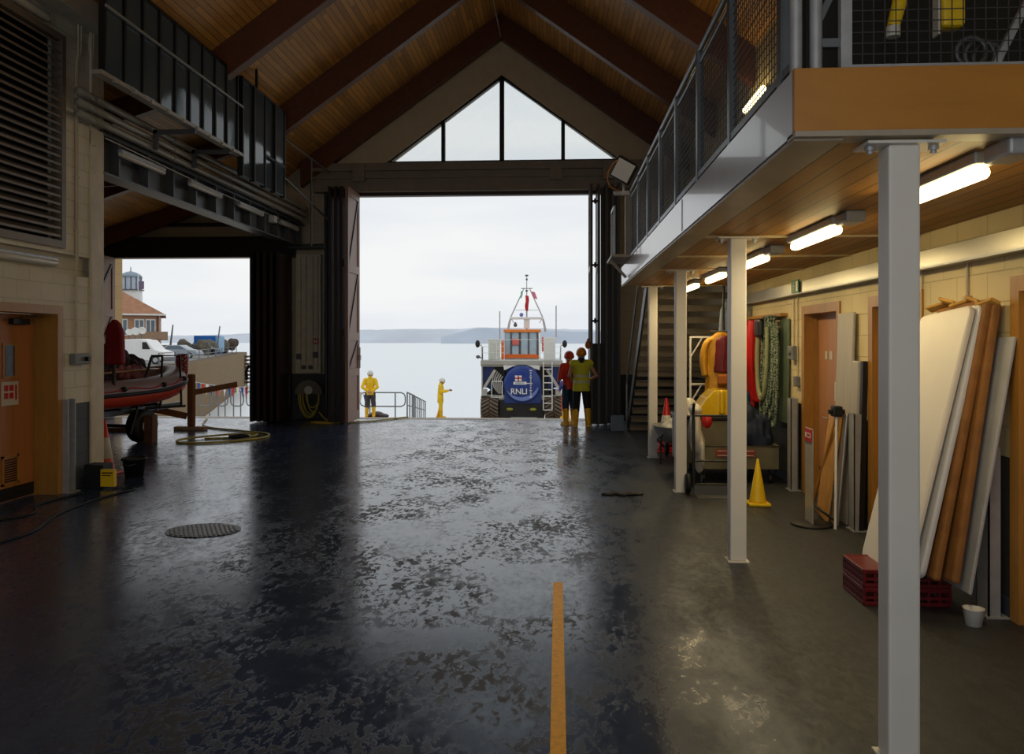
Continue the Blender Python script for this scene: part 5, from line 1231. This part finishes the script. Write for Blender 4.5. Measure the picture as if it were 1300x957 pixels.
def person(label, loc, rz, J, col, hgt=1.76, headyaw=0, nod=0):
    """J gives joints (facing +Y, x to the person's right when seen from behind); col gives garment materials"""
    t = thing('person', label, 'person', loc, rz); s = hgt/1.76
    W = wmat(t) @ Matrix.Diagonal((s,s,s,1))
    P = dict(pel=(0,0,.96), wai=(0,.0,1.12), che=(0,.0,1.32), nek=(0,-.01,1.47), hed=(0,.015,1.62),
             hpR=(.095,0,.92), hpL=(-.095,0,.92), knR=(.1,.02,.5), knL=(-.1,.02,.5), anR=(.105,-.02,.09), anL=(-.105,-.02,.09),
             shR=(.18,-.01,1.42), shL=(-.18,-.01,1.42), elR=(.24,-.03,1.14), elL=(-.24,-.03,1.14), wrR=(.22,.08,.9), wrL=(-.22,.08,.9))
    P.update(J); V = {k: Vector(v) for k, v in P.items()}
    H = V['hed']; R = Matrix.Rotation(headyaw,4,'Z') @ Matrix.Rotation(nod,4,'X')
    def hp(x, y, z): return H + (R @ Vector((x,y,z)))
    m = MB()
    m.caps(V['pel'], V['wai'], .115, .11, 1.2, .85); m.caps(V['wai'], V['che'], .115, .13, 1.2, .8); m.caps(V['che'], V['che']+Vector((0,0,.08)), .13, .1, 1.2, .75)
    m.caps(V['nek']-Vector((0,0,.05)), H-Vector((0,.01,.03)), .062, .052)
    m.ell(H, (.076,.096,.118), 20, 14, rot=R); m.ell(hp(0,.02,-.055), (.056,.07,.07), 16, 10, rot=R)
    m.caps(hp(0,.09,.01), hp(0,.115,-.025), .01, .016); m.ell(hp(0,.088,-.06), (.026,.012,.009), 10, 6, rot=R)
    m.ell(hp(0,.08,.025), (.055,.02,.012), 10, 6, rot=R); m.ell(hp(0,.075,-.1), (.028,.025,.022), 10, 6, rot=R)
    for e in (-1,1):
        m.ell(hp(e*.078,0,-.01), (.012,.022,.033), 10, 8, rot=R)
    for q in 'RL':
        sd = 1 if q == 'R' else -1
        m.caps(V['sh'+q], V['el'+q], .052, .042); m.caps(V['el'+q], V['wr'+q], .042, .027); hand(m, V['wr'+q], V['wr'+q]-V['el'+q], sd)
        m.caps(V['hp'+q], V['kn'+q], .085, .058); m.caps(V['kn'+q], V['an'+q], .056, .038); m.caps(V['an'+q], V['an'+q]+Vector((0,.15,-.045)), .04, .03, 1.1, 1)
        m.caps(V['che']+Vector((0,0,.06)), V['sh'+q], .08, .058)
    def put(name, mb, mat, rm, sm=3, amp=0):
        me = mb.mesh(name, mat); me.transform(W); o = link_mesh(me, name, t, remesh=rm, smooth=sm)
        if amp:
            ripple(o, lambda c: amp*noise.noise(Vector((c.x*9, c.y*9, c.z*5))))
        return o
    put('body', m, m_skin, .0085, 2)
    e_ = MB(); 
    for e in (-1,1): e_.ell(hp(e*.03,.089,.006), (.012,.006,.007), 8, 6)
    me = e_.mesh('eyes', m_blk); me.transform(W); link_mesh(me, 'eyes', t)
    g = MB(); lo = V['pel']-Vector((0,0,.1 if not col.get('long') else .2)); g.caps(lo+Vector((0,0,.15)), V['wai'], .148, .135, 1.2, .86); g.caps(V['wai'], V['che'], .14, .155, 1.2, .82); g.caps(V['che'], V['che']+Vector((0,0,.09)), .155, .11, 1.2, .78)
    g.lathe([(.01,0),(.152,0),(.155,.03),(.14,V['wai'].z-lo.z),(.01,V['wai'].z-lo.z)], 20, T=Matrix.Translation(lo-Vector((0,0,.08 if col.get('long') else .0))) @ Matrix.Diagonal((1.2,.87,1,1)))
    for q in 'RL':
        g.caps(V['che']+Vector((0,0,.07)), V['sh'+q], .095, .08)
        if col.get('sleeves', True): g.caps(V['sh'+q], V['el'+q], .078, .062); g.caps(V['el'+q], V['el'+q].lerp(V['wr'+q],.93), .062, .048)
    g.caps(V['nek']-Vector((0,0,.06)), V['nek']+Vector((0,.0,.035)), .095, .082)
    put('jacket', g, col['jacket'], .012, 3, .012)
    tr_ = MB(); tr_.caps(V['pel']-Vector((0,0,.02)), V['wai'], .135, .12, 1.15, .85)
    for q in 'RL': tr_.caps(V['hp'+q], V['kn'+q], .105, .085); tr_.caps(V['kn'+q], V['kn'+q].lerp(V['an'+q],.4), .085, .075)
    put('trousers', tr_, col['trousers'], .012, 3, .01)
    for q in 'RL':
        b = MB(); b.caps(V['kn'+q].lerp(V['an'+q],.25), V['an'+q], .078, .062); b.caps(V['an'+q]-Vector((0,.03,.015)), V['an'+q]+Vector((0,.16,-.03)), .06, .05, 1.0, 1.0); b.cbox(V['an'+q]+Vector((0,.06,-.075)), (.1,.28,.03))
        put('boot', b, col['boots'], .01, 2)
    if 'helmet' in col:
        h = MB(); k = .118
        pr = [(.126*math.cos(a), .13*math.sin(a)) for a in [PI/2*i/8 for i in range(9)]]; pr = [(.1,-.05),(.112,-.06),(.132,-.02)]+pr[:-1]+[(.004,.13)]
        h.lathe(pr, 22, T=Matrix.Translation(H+Vector((0,0,.035))) @ R @ Matrix.Diagonal((.92,1.08,1,1)))
        h.cbox(hp(0,.115,.05), (.16,.07,.015)) if col.get('peak') else None
        me = h.mesh('helmet', col['helmet']); me.transform(W); link_mesh(me, 'helmet', t)
        s2 = MB()
        for e in (-1,1): s2.tube([hp(e*.085,.02,.02), hp(e*.07,.03,-.09), hp(0,.05,-.128)], .006, 6)
        me = s2.mesh('chin_strap', m_blk); me.transform(W); link_mesh(me, 'chin_strap', t)
    return t, V, W, put
m_ykit = M('yellow foul weather cloth', (246,204,20), .5, 0, .08, 5, .15); m_yboot = M('yellow rubber boot', (236,182,26), .35, 0, .08, 5, .05)
m_dktr = M('dark grey trousers', (70,66,72), .8, 0, .1, 6, .2); m_black_tr = M('black trousers', (26,28,34), .7, 0, .15, 6, .2)
fz = lambda y: slz(y) if y > 19.6 else 0
# 1: back to us, hands joined behind
q = at(470,531,Y=29.3)
t, V, W, put = person('person in yellow jacket, white helmet and yellow boots with back to camera on the slip', (q.x,29.3,slz(29.3)), .1,
    dict(elR=(.28,-.1,1.16), elL=(-.28,-.1,1.16), wrR=(.05,-.2,.99), wrL=(-.05,-.21,1.02), anR=(.13,-.02,.09), anL=(-.13,-.02,.09), knR=(.12,.02,.5), knL=(-.12,.02,.5)),
    dict(jacket=m_ykit, trousers=m_dktr, boots=m_yboot, helmet=m_white))
# 2: profile facing right holding a controller
q = at(559,531,Y=36)
t, V, W, put = person('person in full yellow oilskins and white helmet facing right with a small device', (q.x,36,slz(36)), -PI/2+.15,
    dict(elR=(.24,.05,1.16), elL=(-.24,.08,1.16), wrR=(.1,.34,1.2), wrL=(-.08,.36,1.2), che=(0,.03,1.32), hed=(0,.08,1.6), nek=(0,.02,1.46), anR=(.1,.04,.09), anL=(-.1,-.1,.09)),
    dict(jacket=m_ykit, trousers=m_ykit, boots=m_yboot, helmet=m_white, long=1), 1.86, nod=-.3)
me = MB().bev(-.09,.09,.42,.5,1.2,1.25,.01); o = me.mesh('controller', m_blk); o.transform(W); o = link_mesh(o, 'controller'); tag(o, 'small dark handheld controller held by the person in full yellow oilskins', 'controller')
# 3: hi-vis vest at the door, elbow out
q = at(738,541.5,Z=0); m_vest = (lambda t_: None)
def vest_mat():
    t_ = NT('hi-vis vest'); tc = t_.add('ShaderNodeTexCoord'); sp = t_.add('ShaderNodeSeparateXYZ'); t_.link(tc.outputs['Object'], sp.inputs[0]); z = sp.outputs['Z']
    b1 = t_.math('COMPARE', z, 1.0); b1.node.inputs[2].default_value = .025; b2 = t_.math('COMPARE', z, 1.13); b2.node.inputs[2].default_value = .025
    b = t_.math('ADD', b1, b2, True); t_.link(t_.mix(b, lin((214,216,52)), lin((206,206,196))), t_.b.inputs['Base Color']); t_.b.inputs['Roughness'].default_value = .6
    t_.bump(t_.noise(tc.outputs['Object'], 14, 3), .3, .01); return t_.m
m_orhel = M('orange helmet', (226,140,30), .35, 0, .05)
t, V, W, put = person('person in lime hi-vis vest, orange helmet and yellow boots standing by the dark door stack', (q.x,q.y,0), .05,
    dict(elR=(.34,-.02,1.14), wrR=(.16,.16,1.02), elL=(-.27,.0,1.15), wrL=(-.18,.2,1.0), hpR=(.1,0,.9), anR=(.15,-.02,.09), anL=(-.13,.0,.09), knR=(.13,.02,.5), knL=(-.11,.03,.5)),
    dict(jacket=m_navy, trousers=m_black_tr, boots=m_yboot, helmet=m_orhel, sleeves=False), 1.74)
g = MB(); g.lathe([(.01,.8),(.166,.8),(.168,.84),(.158,1.1),(.01,1.12)], 20, T=Matrix.Diagonal((1.2,.9,1,1))); g.caps((0,0,1.0), V['wai'], .16, .152, 1.18, .86); g.caps(V['wai'], V['che'], .155, .17, 1.2, .82); g.caps(V['che'], V['che']+Vector((0,0,.1)), .17, .12, 1.2, .78)
for k in 'RL': g.caps(V['che']+Vector((0,0,.07)), V['sh'+k], .105, .095)
put('hi_vis_vest', g, vest_mat(), .012, 3, .012)
# 4: red drysuit beside
q = at(723,540,Z=0)
t, V, W, put = person('person in red jacket and red helmet half hidden beside the hi-vis vest', (q.x,q.y+.1,0), .5,
    dict(elR=(.25,.02,1.15), wrR=(.16,.24,1.1), elL=(-.25,.0,1.15), wrL=(-.16,.22,1.08)),
    dict(jacket=M('red orange jacket', (214,52,30), .6, 0, .08, 6, .2), trousers=M('dark teal trousers', (30,58,84), .7, 0, .1), boots=m_yboot, helmet=M('red helmet', (200,60,30), .35, 0, .05)), 1.66)
# 5: blue and orange drysuit by the tractor
q = at(718,532,Y=33.5)
t, V, W, put = person('person in blue drysuit and crimson helmet standing on the slip beside the tractor', (q.x,33.5,slz(33.5)), 2.4,
    dict(elR=(.25,.05,1.16), wrR=(.12,.26,1.1)),
    dict(jacket=M('purple blue drysuit', (52,44,120), .6, 0, .1), trousers=M('orange drysuit trousers', (206,74,34), .6, 0, .1), boots=m_yboot, helmet=M('crimson helmet', (190,30,66), .35, 0, .05)), 1.9)
# ---------------------------------------------------------------- launching tractor carriage and lifeboat on the slip
PXM = 36.0/F_PX*.998; LX = at(661.5,500,Y=36).x
def bx_(px): return LX+(px-661.5)*PXM
def bz_(py): return EYE-(py-433)*PXM
zg = slz(36.0)
m_tyre = M('muddy tyre', (62,54,48), .8, 0, .2, 6, .3); m_lug = M('tyre lug', (112,96,80), .8, 0, .2, 6, .3)
m_hullb = M('deep blue hull', (18,52,128), .3, 0, .06, 2, .02, coat=.3); m_hull2 = M('lighter blue stripe', (112,130,190), .35)
m_lw = M('boat white', (226,226,222), .35, 0, .03); m_lg = M('boat grey deck', (168,168,160), .5)
m_under = M('dark chassis', (36,36,36), .6, .2, .2)
tk = thing('launching_tractor', 'lifeboat launching tractor with fat lugged tyres and round blue nose on the slip', 'tractor', (LX,37,zg))
def big_wheel(px0, px1, y):
    x0, x1 = bx_(px0), bx_(px1); r = .53; cz = slz(y)+r
    T = Matrix.Translation(((x0+x1)/2, y, cz)) @ Matrix.Rotation(PI/2,4,'Y'); w2 = (x1-x0)/2
    w = part('tyre', MB().lathe([(.2,-w2*.9),(r*.8,-w2),(r-.05,-w2*.92),(r-.035,0),(r-.05,w2*.92),(r*.8,w2),(.2,w2*.9)], 36, T=T), m_tyre, tk)
    L = MB(); n = 18
    for i in range(n):
        for sd in (-1, 1):
            a = 2*PI*(i+(.5 if sd > 0 else 0))/n; b = a+.42
            p = T @ Vector((math.cos(a)*(r-.015), math.sin(a)*(r-.015), sd*.02)); q_ = T @ Vector((math.cos(b)*(r-.02), math.sin(b)*(r-.02), sd*w2*.97))
            up = (T.to_3x3() @ Vector((math.cos(a+.2), math.sin(a+.2), 0)))
            L.bar(p, q_, .075, .06, up=up)
    part('lugs', L, m_lug, w); part('hub', MB().lathe([(.02,-w2*.95),(.2,-w2*.97),(.24,-w2*.8),(.24,w2*.8),(.2,w2*.97),(.02,w2*.95)], 20, T=T), m_hullb, w)
for y in (36.35, 39.2):
    big_wheel(609.8,632.5,y); big_wheel(692,714.8,y)
part('chassis', MB().bev(bx_(633),bx_(691),36.1,40,bz_(532),bz_(508),.03).bev(bx_(615),bx_(710),36.6,40,bz_(512),bz_(500),.03), m_under, tk)
part('skid_plate', MB().bev(bx_(648),bx_(682),35.95,36.15,bz_(532),bz_(530),.01), m_lg, tk)
for px in (647,677): part('tow_lamp', MB().ell((bx_(px),36.05,bz_(520)),(.16,.05,.07),12,8), M('olive yellow', (150,150,50), .5), tk)
R_ = 23.8*PXM; cx, cz = bx_(663.2), bz_(487.5)
part('nose_housing', MB().bev(bx_(640),bx_(687.5),36.05,37.0,bz_(513),bz_(485),.06).cyl((cx,36.05,cz),(cx,37.2,cz),R_*1.0,n=48), m_hullb, tk)
nd = part('nose_disc', MB().lathe([(.01,0),(R_*.9,0),(R_*.97,.03),(R_,.1),(R_,.3)][::1], 56, T=Matrix.Translation((cx,35.85,cz)) @ Matrix.Rotation(-PI/2,4,'X')), m_hullb, tk)
sw = []
n = 20
for i in range(n+1): a = -PI*.93+PI*.86*i/n; sw.append((cx+R_*.89*math.cos(a), cz+R_*.89*math.sin(a)))
for i in range(n, -1, -1): a = -PI*.93+PI*.86*i/n; sw.append((cx-.03+R_*(.88-.16*math.sin(PI*i/n)*(1+.8*i/n)/1.5)*math.cos(a), cz+.03+R_*(.88-.16*math.sin(PI*i/n)*(1+.8*i/n)/1.5)*math.sin(a)))
sm_ = MB()
for i in range(n):
    j = 2*n+1-i; sm_._add([(sw[k][0],yy,sw[k][1]) for yy in (35.838,35.848) for k in (i,i+1,j-1,j)], [(0,1,2,3),(4,5,6,7)])
part('light_swoosh', sm_, m_hull2, nd)
text('RNLI', .36, Matrix.Translation((bx_(659),35.835,bz_(497))) @ FACE_CAM, m_white, 'lettering', nd, .003, .004)
bd = part('badge_band', MB().box(bx_(652),bx_(668.5),35.835,35.845,bz_(488),bz_(484.5)), m_white, nd)
text('LIFEBOATS', .085, Matrix.Translation((bx_(660.2),35.83,bz_(486.2))) @ FACE_CAM, m_hullb, 'band_lettering', bd, .002)
fl = MB().box(bx_(654),bx_(662.5),35.838,35.845,bz_(483.5),bz_(476.5)); fo = part('house_flag', fl, m_white, nd)
part('flag_cross', MB().box(bx_(657.7),bx_(659),35.83,35.838,bz_(483.5),bz_(476.5)).box(bx_(654),bx_(662.5),35.83,35.838,bz_(480.7),bz_(479.2)), m_red, fo)
dm = MB()
for i in range(17):
    z = bz_(504-i*2.1); w_ = .12 if i%4 == 0 else .06; dm.box(bx_(674)-w_/2, bx_(674)+w_/2, 35.836, 35.845, z-.012, z+.02)
dm.box(bx_(668.5),bx_(676),35.836,35.845,bz_(487),bz_(486))
part('draft_marks', dm, m_white, nd)
# white shoulder plates, struts, steps
tri = lambda a, b, c, d, y0, y1: MB().prism([(bx_(p), bz_(q)) for p, q in (a,b,c,d)], y0, y1, 'Y')
part('shoulder_plate', tri((638,459),(656,459),(656,463),(640,470),35.95,36.2), m_lw, tk)
part('shoulder_plate', tri((668,459),(686,459),(685,470),(668,463),35.95,36.2), m_lw, tk)
for s in (-1, 1):
    X = lambda px: bx_(661.5+s*(px-661.5))
    part('side_panel', MB().bev(min(X(611),X(637)),max(X(611),X(637)),36.4,41,bz_(493),bz_(463),.04), m_hullb, tk)
    part('inner_frame', MB().bev(min(X(627),X(641)),max(X(627),X(641)),36.3,38,bz_(506),bz_(460),.03), m_under, tk)
    part('light_strut', MB().bar((X(628),36.15,bz_(470)),(X(614.5),36.15,bz_(492)),.24,.12), M('grey cream strut', (176,172,160), .4), tk)
    part('strut_stripe', MB().bar((X(623),36.08,bz_(480)),(X(616),36.08,bz_(491)),.08,.02), M('lime stripe', (176,190,90), .5), tk)
    part('work_lamp', MB().bev(min(X(611),X(618)),max(X(611),X(618)),35.95,36.2,bz_(503),bz_(494),.03), m_lg, tk)
    part('fender_panel', MB().bev(min(X(617),X(640)),max(X(617),X(640)),36.2,36.7,bz_(509),bz_(502),.02), m_lg, tk)
    part('corner_upright', MB().bev(min(X(610.3),X(612)),max(X(610.3),X(612)),36.2,36.4,bz_(503),bz_(440),.01), m_lg, tk)
pp = MB()
for k in range(5): pp.tube(bez([(bx_(629+k*2.2),36.15,bz_(470+k*2)),(bx_(625+k*2.5),36.1,bz_(480+k)),(bx_(627+k*2.2),36.12,bz_(492)),(bx_(633+k),36.2,bz_(500))],4), .035, 6)
part('hydraulic_hoses', pp, m_lg, tk)
ld = MB().bar((bx_(690),35.8,bz_(459)),(bx_(690),35.8,bz_(520.5)),.04).bar((bx_(701),35.8,bz_(459)),(bx_(701),35.8,bz_(520.5)),.04)
for i in range(7): ld.bar((bx_(690),35.8,bz_(520-i*8.6)),(bx_(701),35.8,bz_(520-i*8.6)),.04)
part('ladder', ld, m_lw, tk)
ld = MB().bar((bx_(624.5),35.8,bz_(484)),(bx_(624.5),35.8,bz_(504)),.03).bar((bx_(638),35.8,bz_(484)),(bx_(638),35.8,bz_(504)),.03).bar((bx_(624.5),35.8,bz_(504)),(bx_(638),35.8,bz_(504)),.03).bar((bx_(624.5),35.8,bz_(484)),(bx_(638),35.8,bz_(484)),.03)
part('step_guard', ld, m_lw, tk)
part('front_walkway', MB().bev(bx_(610),bx_(714.5),35.9,37.4,bz_(463),bz_(457.5),.02).bev(bx_(611),bx_(714),36.0,37.4,bz_(465.5),bz_(463),.01), m_lg, tk)
rl = MB()
for a, b in ((611,640),(686,712)):
    for y in (434,440,448): rl.tube([(bx_(a),36.0,bz_(y)),(bx_(b),36.0,bz_(y))], .012, 6)
    for k in range(4): rl.tube([(bx_(a+(b-a)*k/3),36.0,bz_(457)),(bx_(a+(b-a)*k/3),36.0,bz_(434))], .014, 6)
rl.tube([(bx_(612),36,bz_(431)),(bx_(712),36,bz_(431))], .012, 6)
part('guard_rails', rl, m_lw, tk)
part('front_screen', MB().bev(bx_(619),bx_(634),36.3,36.5,bz_(457),bz_(430),.02), M('pale grey green', (206,210,200), .4), tk)
part('front_screen', MB().bev(bx_(690),bx_(705),36.3,36.5,bz_(457),bz_(428),.02), m_lw, tk)
for px, sg_ in ((606,-1),(717,1)):
    part('mirror', MB().ell((bx_(px),36.0,bz_(436.5)),(.11,.05,.17),16,10), m_blk, tk)
    part('mirror_arm', MB().tube([(bx_(px),36.02,bz_(437)),(bx_(px-sg_*5),36.02,bz_(439)),(bx_(px-sg_*6),36.1,bz_(456))], .02, 6), m_blk, tk)
part('deck_light', MB().ell((bx_(606.5),36.0,bz_(453)),(.1,.07,.08),12,8).cyl((bx_(606.5),36.0,bz_(453)),(bx_(612),36.1,bz_(455)),.03), m_greyst, tk)
# lifeboat behind
lb_ = thing('lifeboat', 'lifeboat with orange trimmed wheelhouse and white mast carried behind the tractor', 'lifeboat', (LX,42,bz_(500)))
K = 42/36.0
def cx_(px): return at(px, 450, Y=42).x
def cz_(py): return at(660, py, Y=42).z
part('hull', MB().prism([(cx_(612),cz_(462)),(cx_(712),cz_(462)),(cx_(705),cz_(490)),(cx_(680),cz_(508)),(cx_(645),cz_(508)),(cx_(619),cz_(490))], 41.2, 48, 'Y'), m_hullb, lb_)
part('deck', MB().bev(cx_(613),cx_(711),41.1,48,cz_(462),cz_(458),.04), m_lg, lb_)
wh = MB().prism([(cx_(640),cz_(458)),(cx_(684.5),cz_(458)),(cx_(684),cz_(424)),(cx_(680),cz_(420)),(cx_(645),cz_(420)),(cx_(641),cz_(424))], 41.6, 45.5, 'Y')
part('wheelhouse', wh, m_lw, lb_)
gl = MB()
for a, b in ((641.5,648.5),(650.5,659),(662,670.5),(672.5,681)): gl.box(cx_(a),cx_(b),41.55,41.6,cz_(450),cz_(422))
part('wheelhouse_windows', gl, M('pale wheelhouse glass', (176,196,204), .08), lb_)
mu = MB()
for a in (649.5,660.5,671.5,683): mu.box(cx_(a)-.04,cx_(a)+.04,41.5,41.58,cz_(451),cz_(421))
part('mullions', mu, m_greyst, lb_)
part('orange_roof_band', MB().bev(cx_(640),cx_(687),41.45,42,cz_(422),cz_(418.2),.03), M('pale orange', (246,140,60), .4), lb_)
part('orange_sill', MB().prism([(cx_(636),cz_(454)),(cx_(686),cz_(454)),(cx_(682),cz_(449.5)),(cx_(640),cz_(449.5))], 41.4, 41.6, 'Y'), m_orange, lb_)
part('seat', MB().bev(cx_(651),cx_(659.5),41.47,41.54,cz_(438),cz_(430),.02), M('soft red seat', (226,110,100), .6), lb_)
part('seat', MB().bev(cx_(688),cx_(695),41.3,41.6,cz_(446),cz_(428),.03), M('soft red seat'), lb_)
part('lifebuoy', MB().bev(cx_(637.5),cx_(641),41.2,41.5,cz_(456),cz_(432),.05), m_orange, lb_)
part('radar_bar', MB().bev(cx_(648),cx_(690),41.9,42.0,cz_(405.5),cz_(402.5),.02), m_lw, lb_)
ms = MB()
for s in (-1, 1):
    X = lambda d: cx_(668.6+s*d)
    ms.tube([(X(24),42,cz_(421)),(X(22),42,cz_(410)),(X(20),42,cz_(402)),(X(3.5),42.1,cz_(366))], [.06,.06,.035,.025], 8)
    ms.tube([(X(20),42,cz_(404)),(X(16),42,cz_(410))], .02, 6)
ms.tube([(cx_(654),42.1,cz_(393.5)),(cx_(683),42.1,cz_(393.5))], .012, 6).tube([(cx_(661.5),42.1,cz_(366)),(cx_(676),42.1,cz_(366))], .03, 6)
ms.tube([(cx_(668.6),42.1,cz_(420)),(cx_(668.6),42.1,cz_(349))], [.05,.018], 8)
part('mast_frame', ms, M('mast grey', (176,176,176), .4), lb_)
part('mast_box', MB().bev(cx_(665),cx_(672.5),41.95,42.1,cz_(417),cz_(403),.02), m_lw, lb_)
part('mast_light', MB().ell((cx_(668.6),42.1,cz_(349.5)),(.1,.1,.05),12,8).ell((cx_(668.6),42.1,cz_(354.5)),(.06,.06,.06),12,8).ell((cx_(668.6),42.1,cz_(369)),(.08,.08,.05),12,8), m_greyst, lb_)
part('searchlight', MB().lathe([(.02,0),(.09,.03),(.1,.12),(.03,.26)], 12, c=(cx_(654.3),42,cz_(415))), m_greyst, lb_)
part('radome', MB().ell((cx_(662),42,cz_(399.5)),(.11,.11,.11),12,8), m_hull2, lb_)
for px, y0_, y1_ in ((634.5,395,430),(706,388,428)): part('whip_aerial', MB().tube([(cx_(px),42,cz_(y1_)),(cx_(px),42,cz_(y0_))], .03, 6), M('mast grey'), lb_)
def flag3(name, pts, mat, label):
    m = MB(); n = len(pts)//2
    m._add([(cx_(a),41.9+.05*math.sin(i*1.7),cz_(b)) for i,(a,b) in enumerate(pts)]+[(cx_(a),41.93+.05*math.sin(i*1.7),cz_(b)) for i,(a,b) in enumerate(pts)], [tuple(range(len(pts))), tuple(range(2*len(pts)-1,len(pts)-1,-1))]+[(i,(i+1)%len(pts),(i+1)%len(pts)+len(pts),i+len(pts)) for i in range(len(pts))])
    return solo(name, m, mat, label, 'flag')
flag3('red_ensign', [(667,375),(671,375.5),(671.8,381),(671,388),(670.5,395),(667,394),(666.5,388),(667.5,382)], m_red, 'furled red flag hanging down the middle of the lifeboat mast')
flag3('courtesy_flag', [(661.5,370),(664,369),(663.5,375),(662,379),(660,378),(661,374)], M('green white flag', (130,180,170), .6), 'small green and white flag left of the lifeboat mast')
flag3('pink_flag', [(675,370),(679,371),(681,376),(682.5,380),(679,379),(676,376)], M('pink red flag', (214,120,140), .6), 'small faded red flag right of the lifeboat mast')
# ---------------------------------------------------------------- world, camera, view
wd = bpy.data.worlds.new('overcast'); sc.world = wd; wd.use_nodes = True; nt = wd.node_tree
bg = nt.nodes['Background']; tc = nt.nodes.new('ShaderNodeTexCoord'); mp = nt.nodes.new('ShaderNodeMapping'); mp.inputs['Scale'].default_value = (1.2,1.2,7)
nz = nt.nodes.new('ShaderNodeTexNoise'); nz.inputs['Scale'].default_value = 1.6; nz.inputs['Detail'].default_value = 5
rp = nt.nodes.new('ShaderNodeValToRGB'); rp.color_ramp.elements[0].position = .38; rp.color_ramp.elements[0].color = lin((230,235,241)); rp.color_ramp.elements[1].position = .62; rp.color_ramp.elements[1].color = lin((245,246,246))
nt.links.new(tc.outputs['Generated'], mp.inputs[0]); nt.links.new(mp.outputs[0], nz.inputs[0]); nt.links.new(nz.outputs['Fac'], rp.inputs[0]); nt.links.new(rp.outputs[0], bg.inputs['Color'])
bg.inputs['Strength'].default_value = 1.0

bpy.data.scenes.remove(TMP)
cam = bpy.data.cameras.new('camera'); co = bpy.data.objects.new('camera', cam); C.objects.link(co)
co.location = (0,0,EYE); co.rotation_euler = (PI/2, 0, TH)
cam.sensor_width = 36; cam.lens = 36*F_PX/1300; cam.shift_y = -(478.5-433)/1300
cam.clip_end = 8000; cam.clip_start = .05
sc.camera = co
sc.view_settings.view_transform = 'Standard'; sc.view_settings.look = 'None'; sc.view_settings.gamma = 1
sc.view_settings.use_curve_mapping = False; sc.view_settings.exposure = 0.0
sc.cycles.use_denoising = True; sc.cycles.max_bounces = 8; sc.cycles.diffuse_bounces = 5
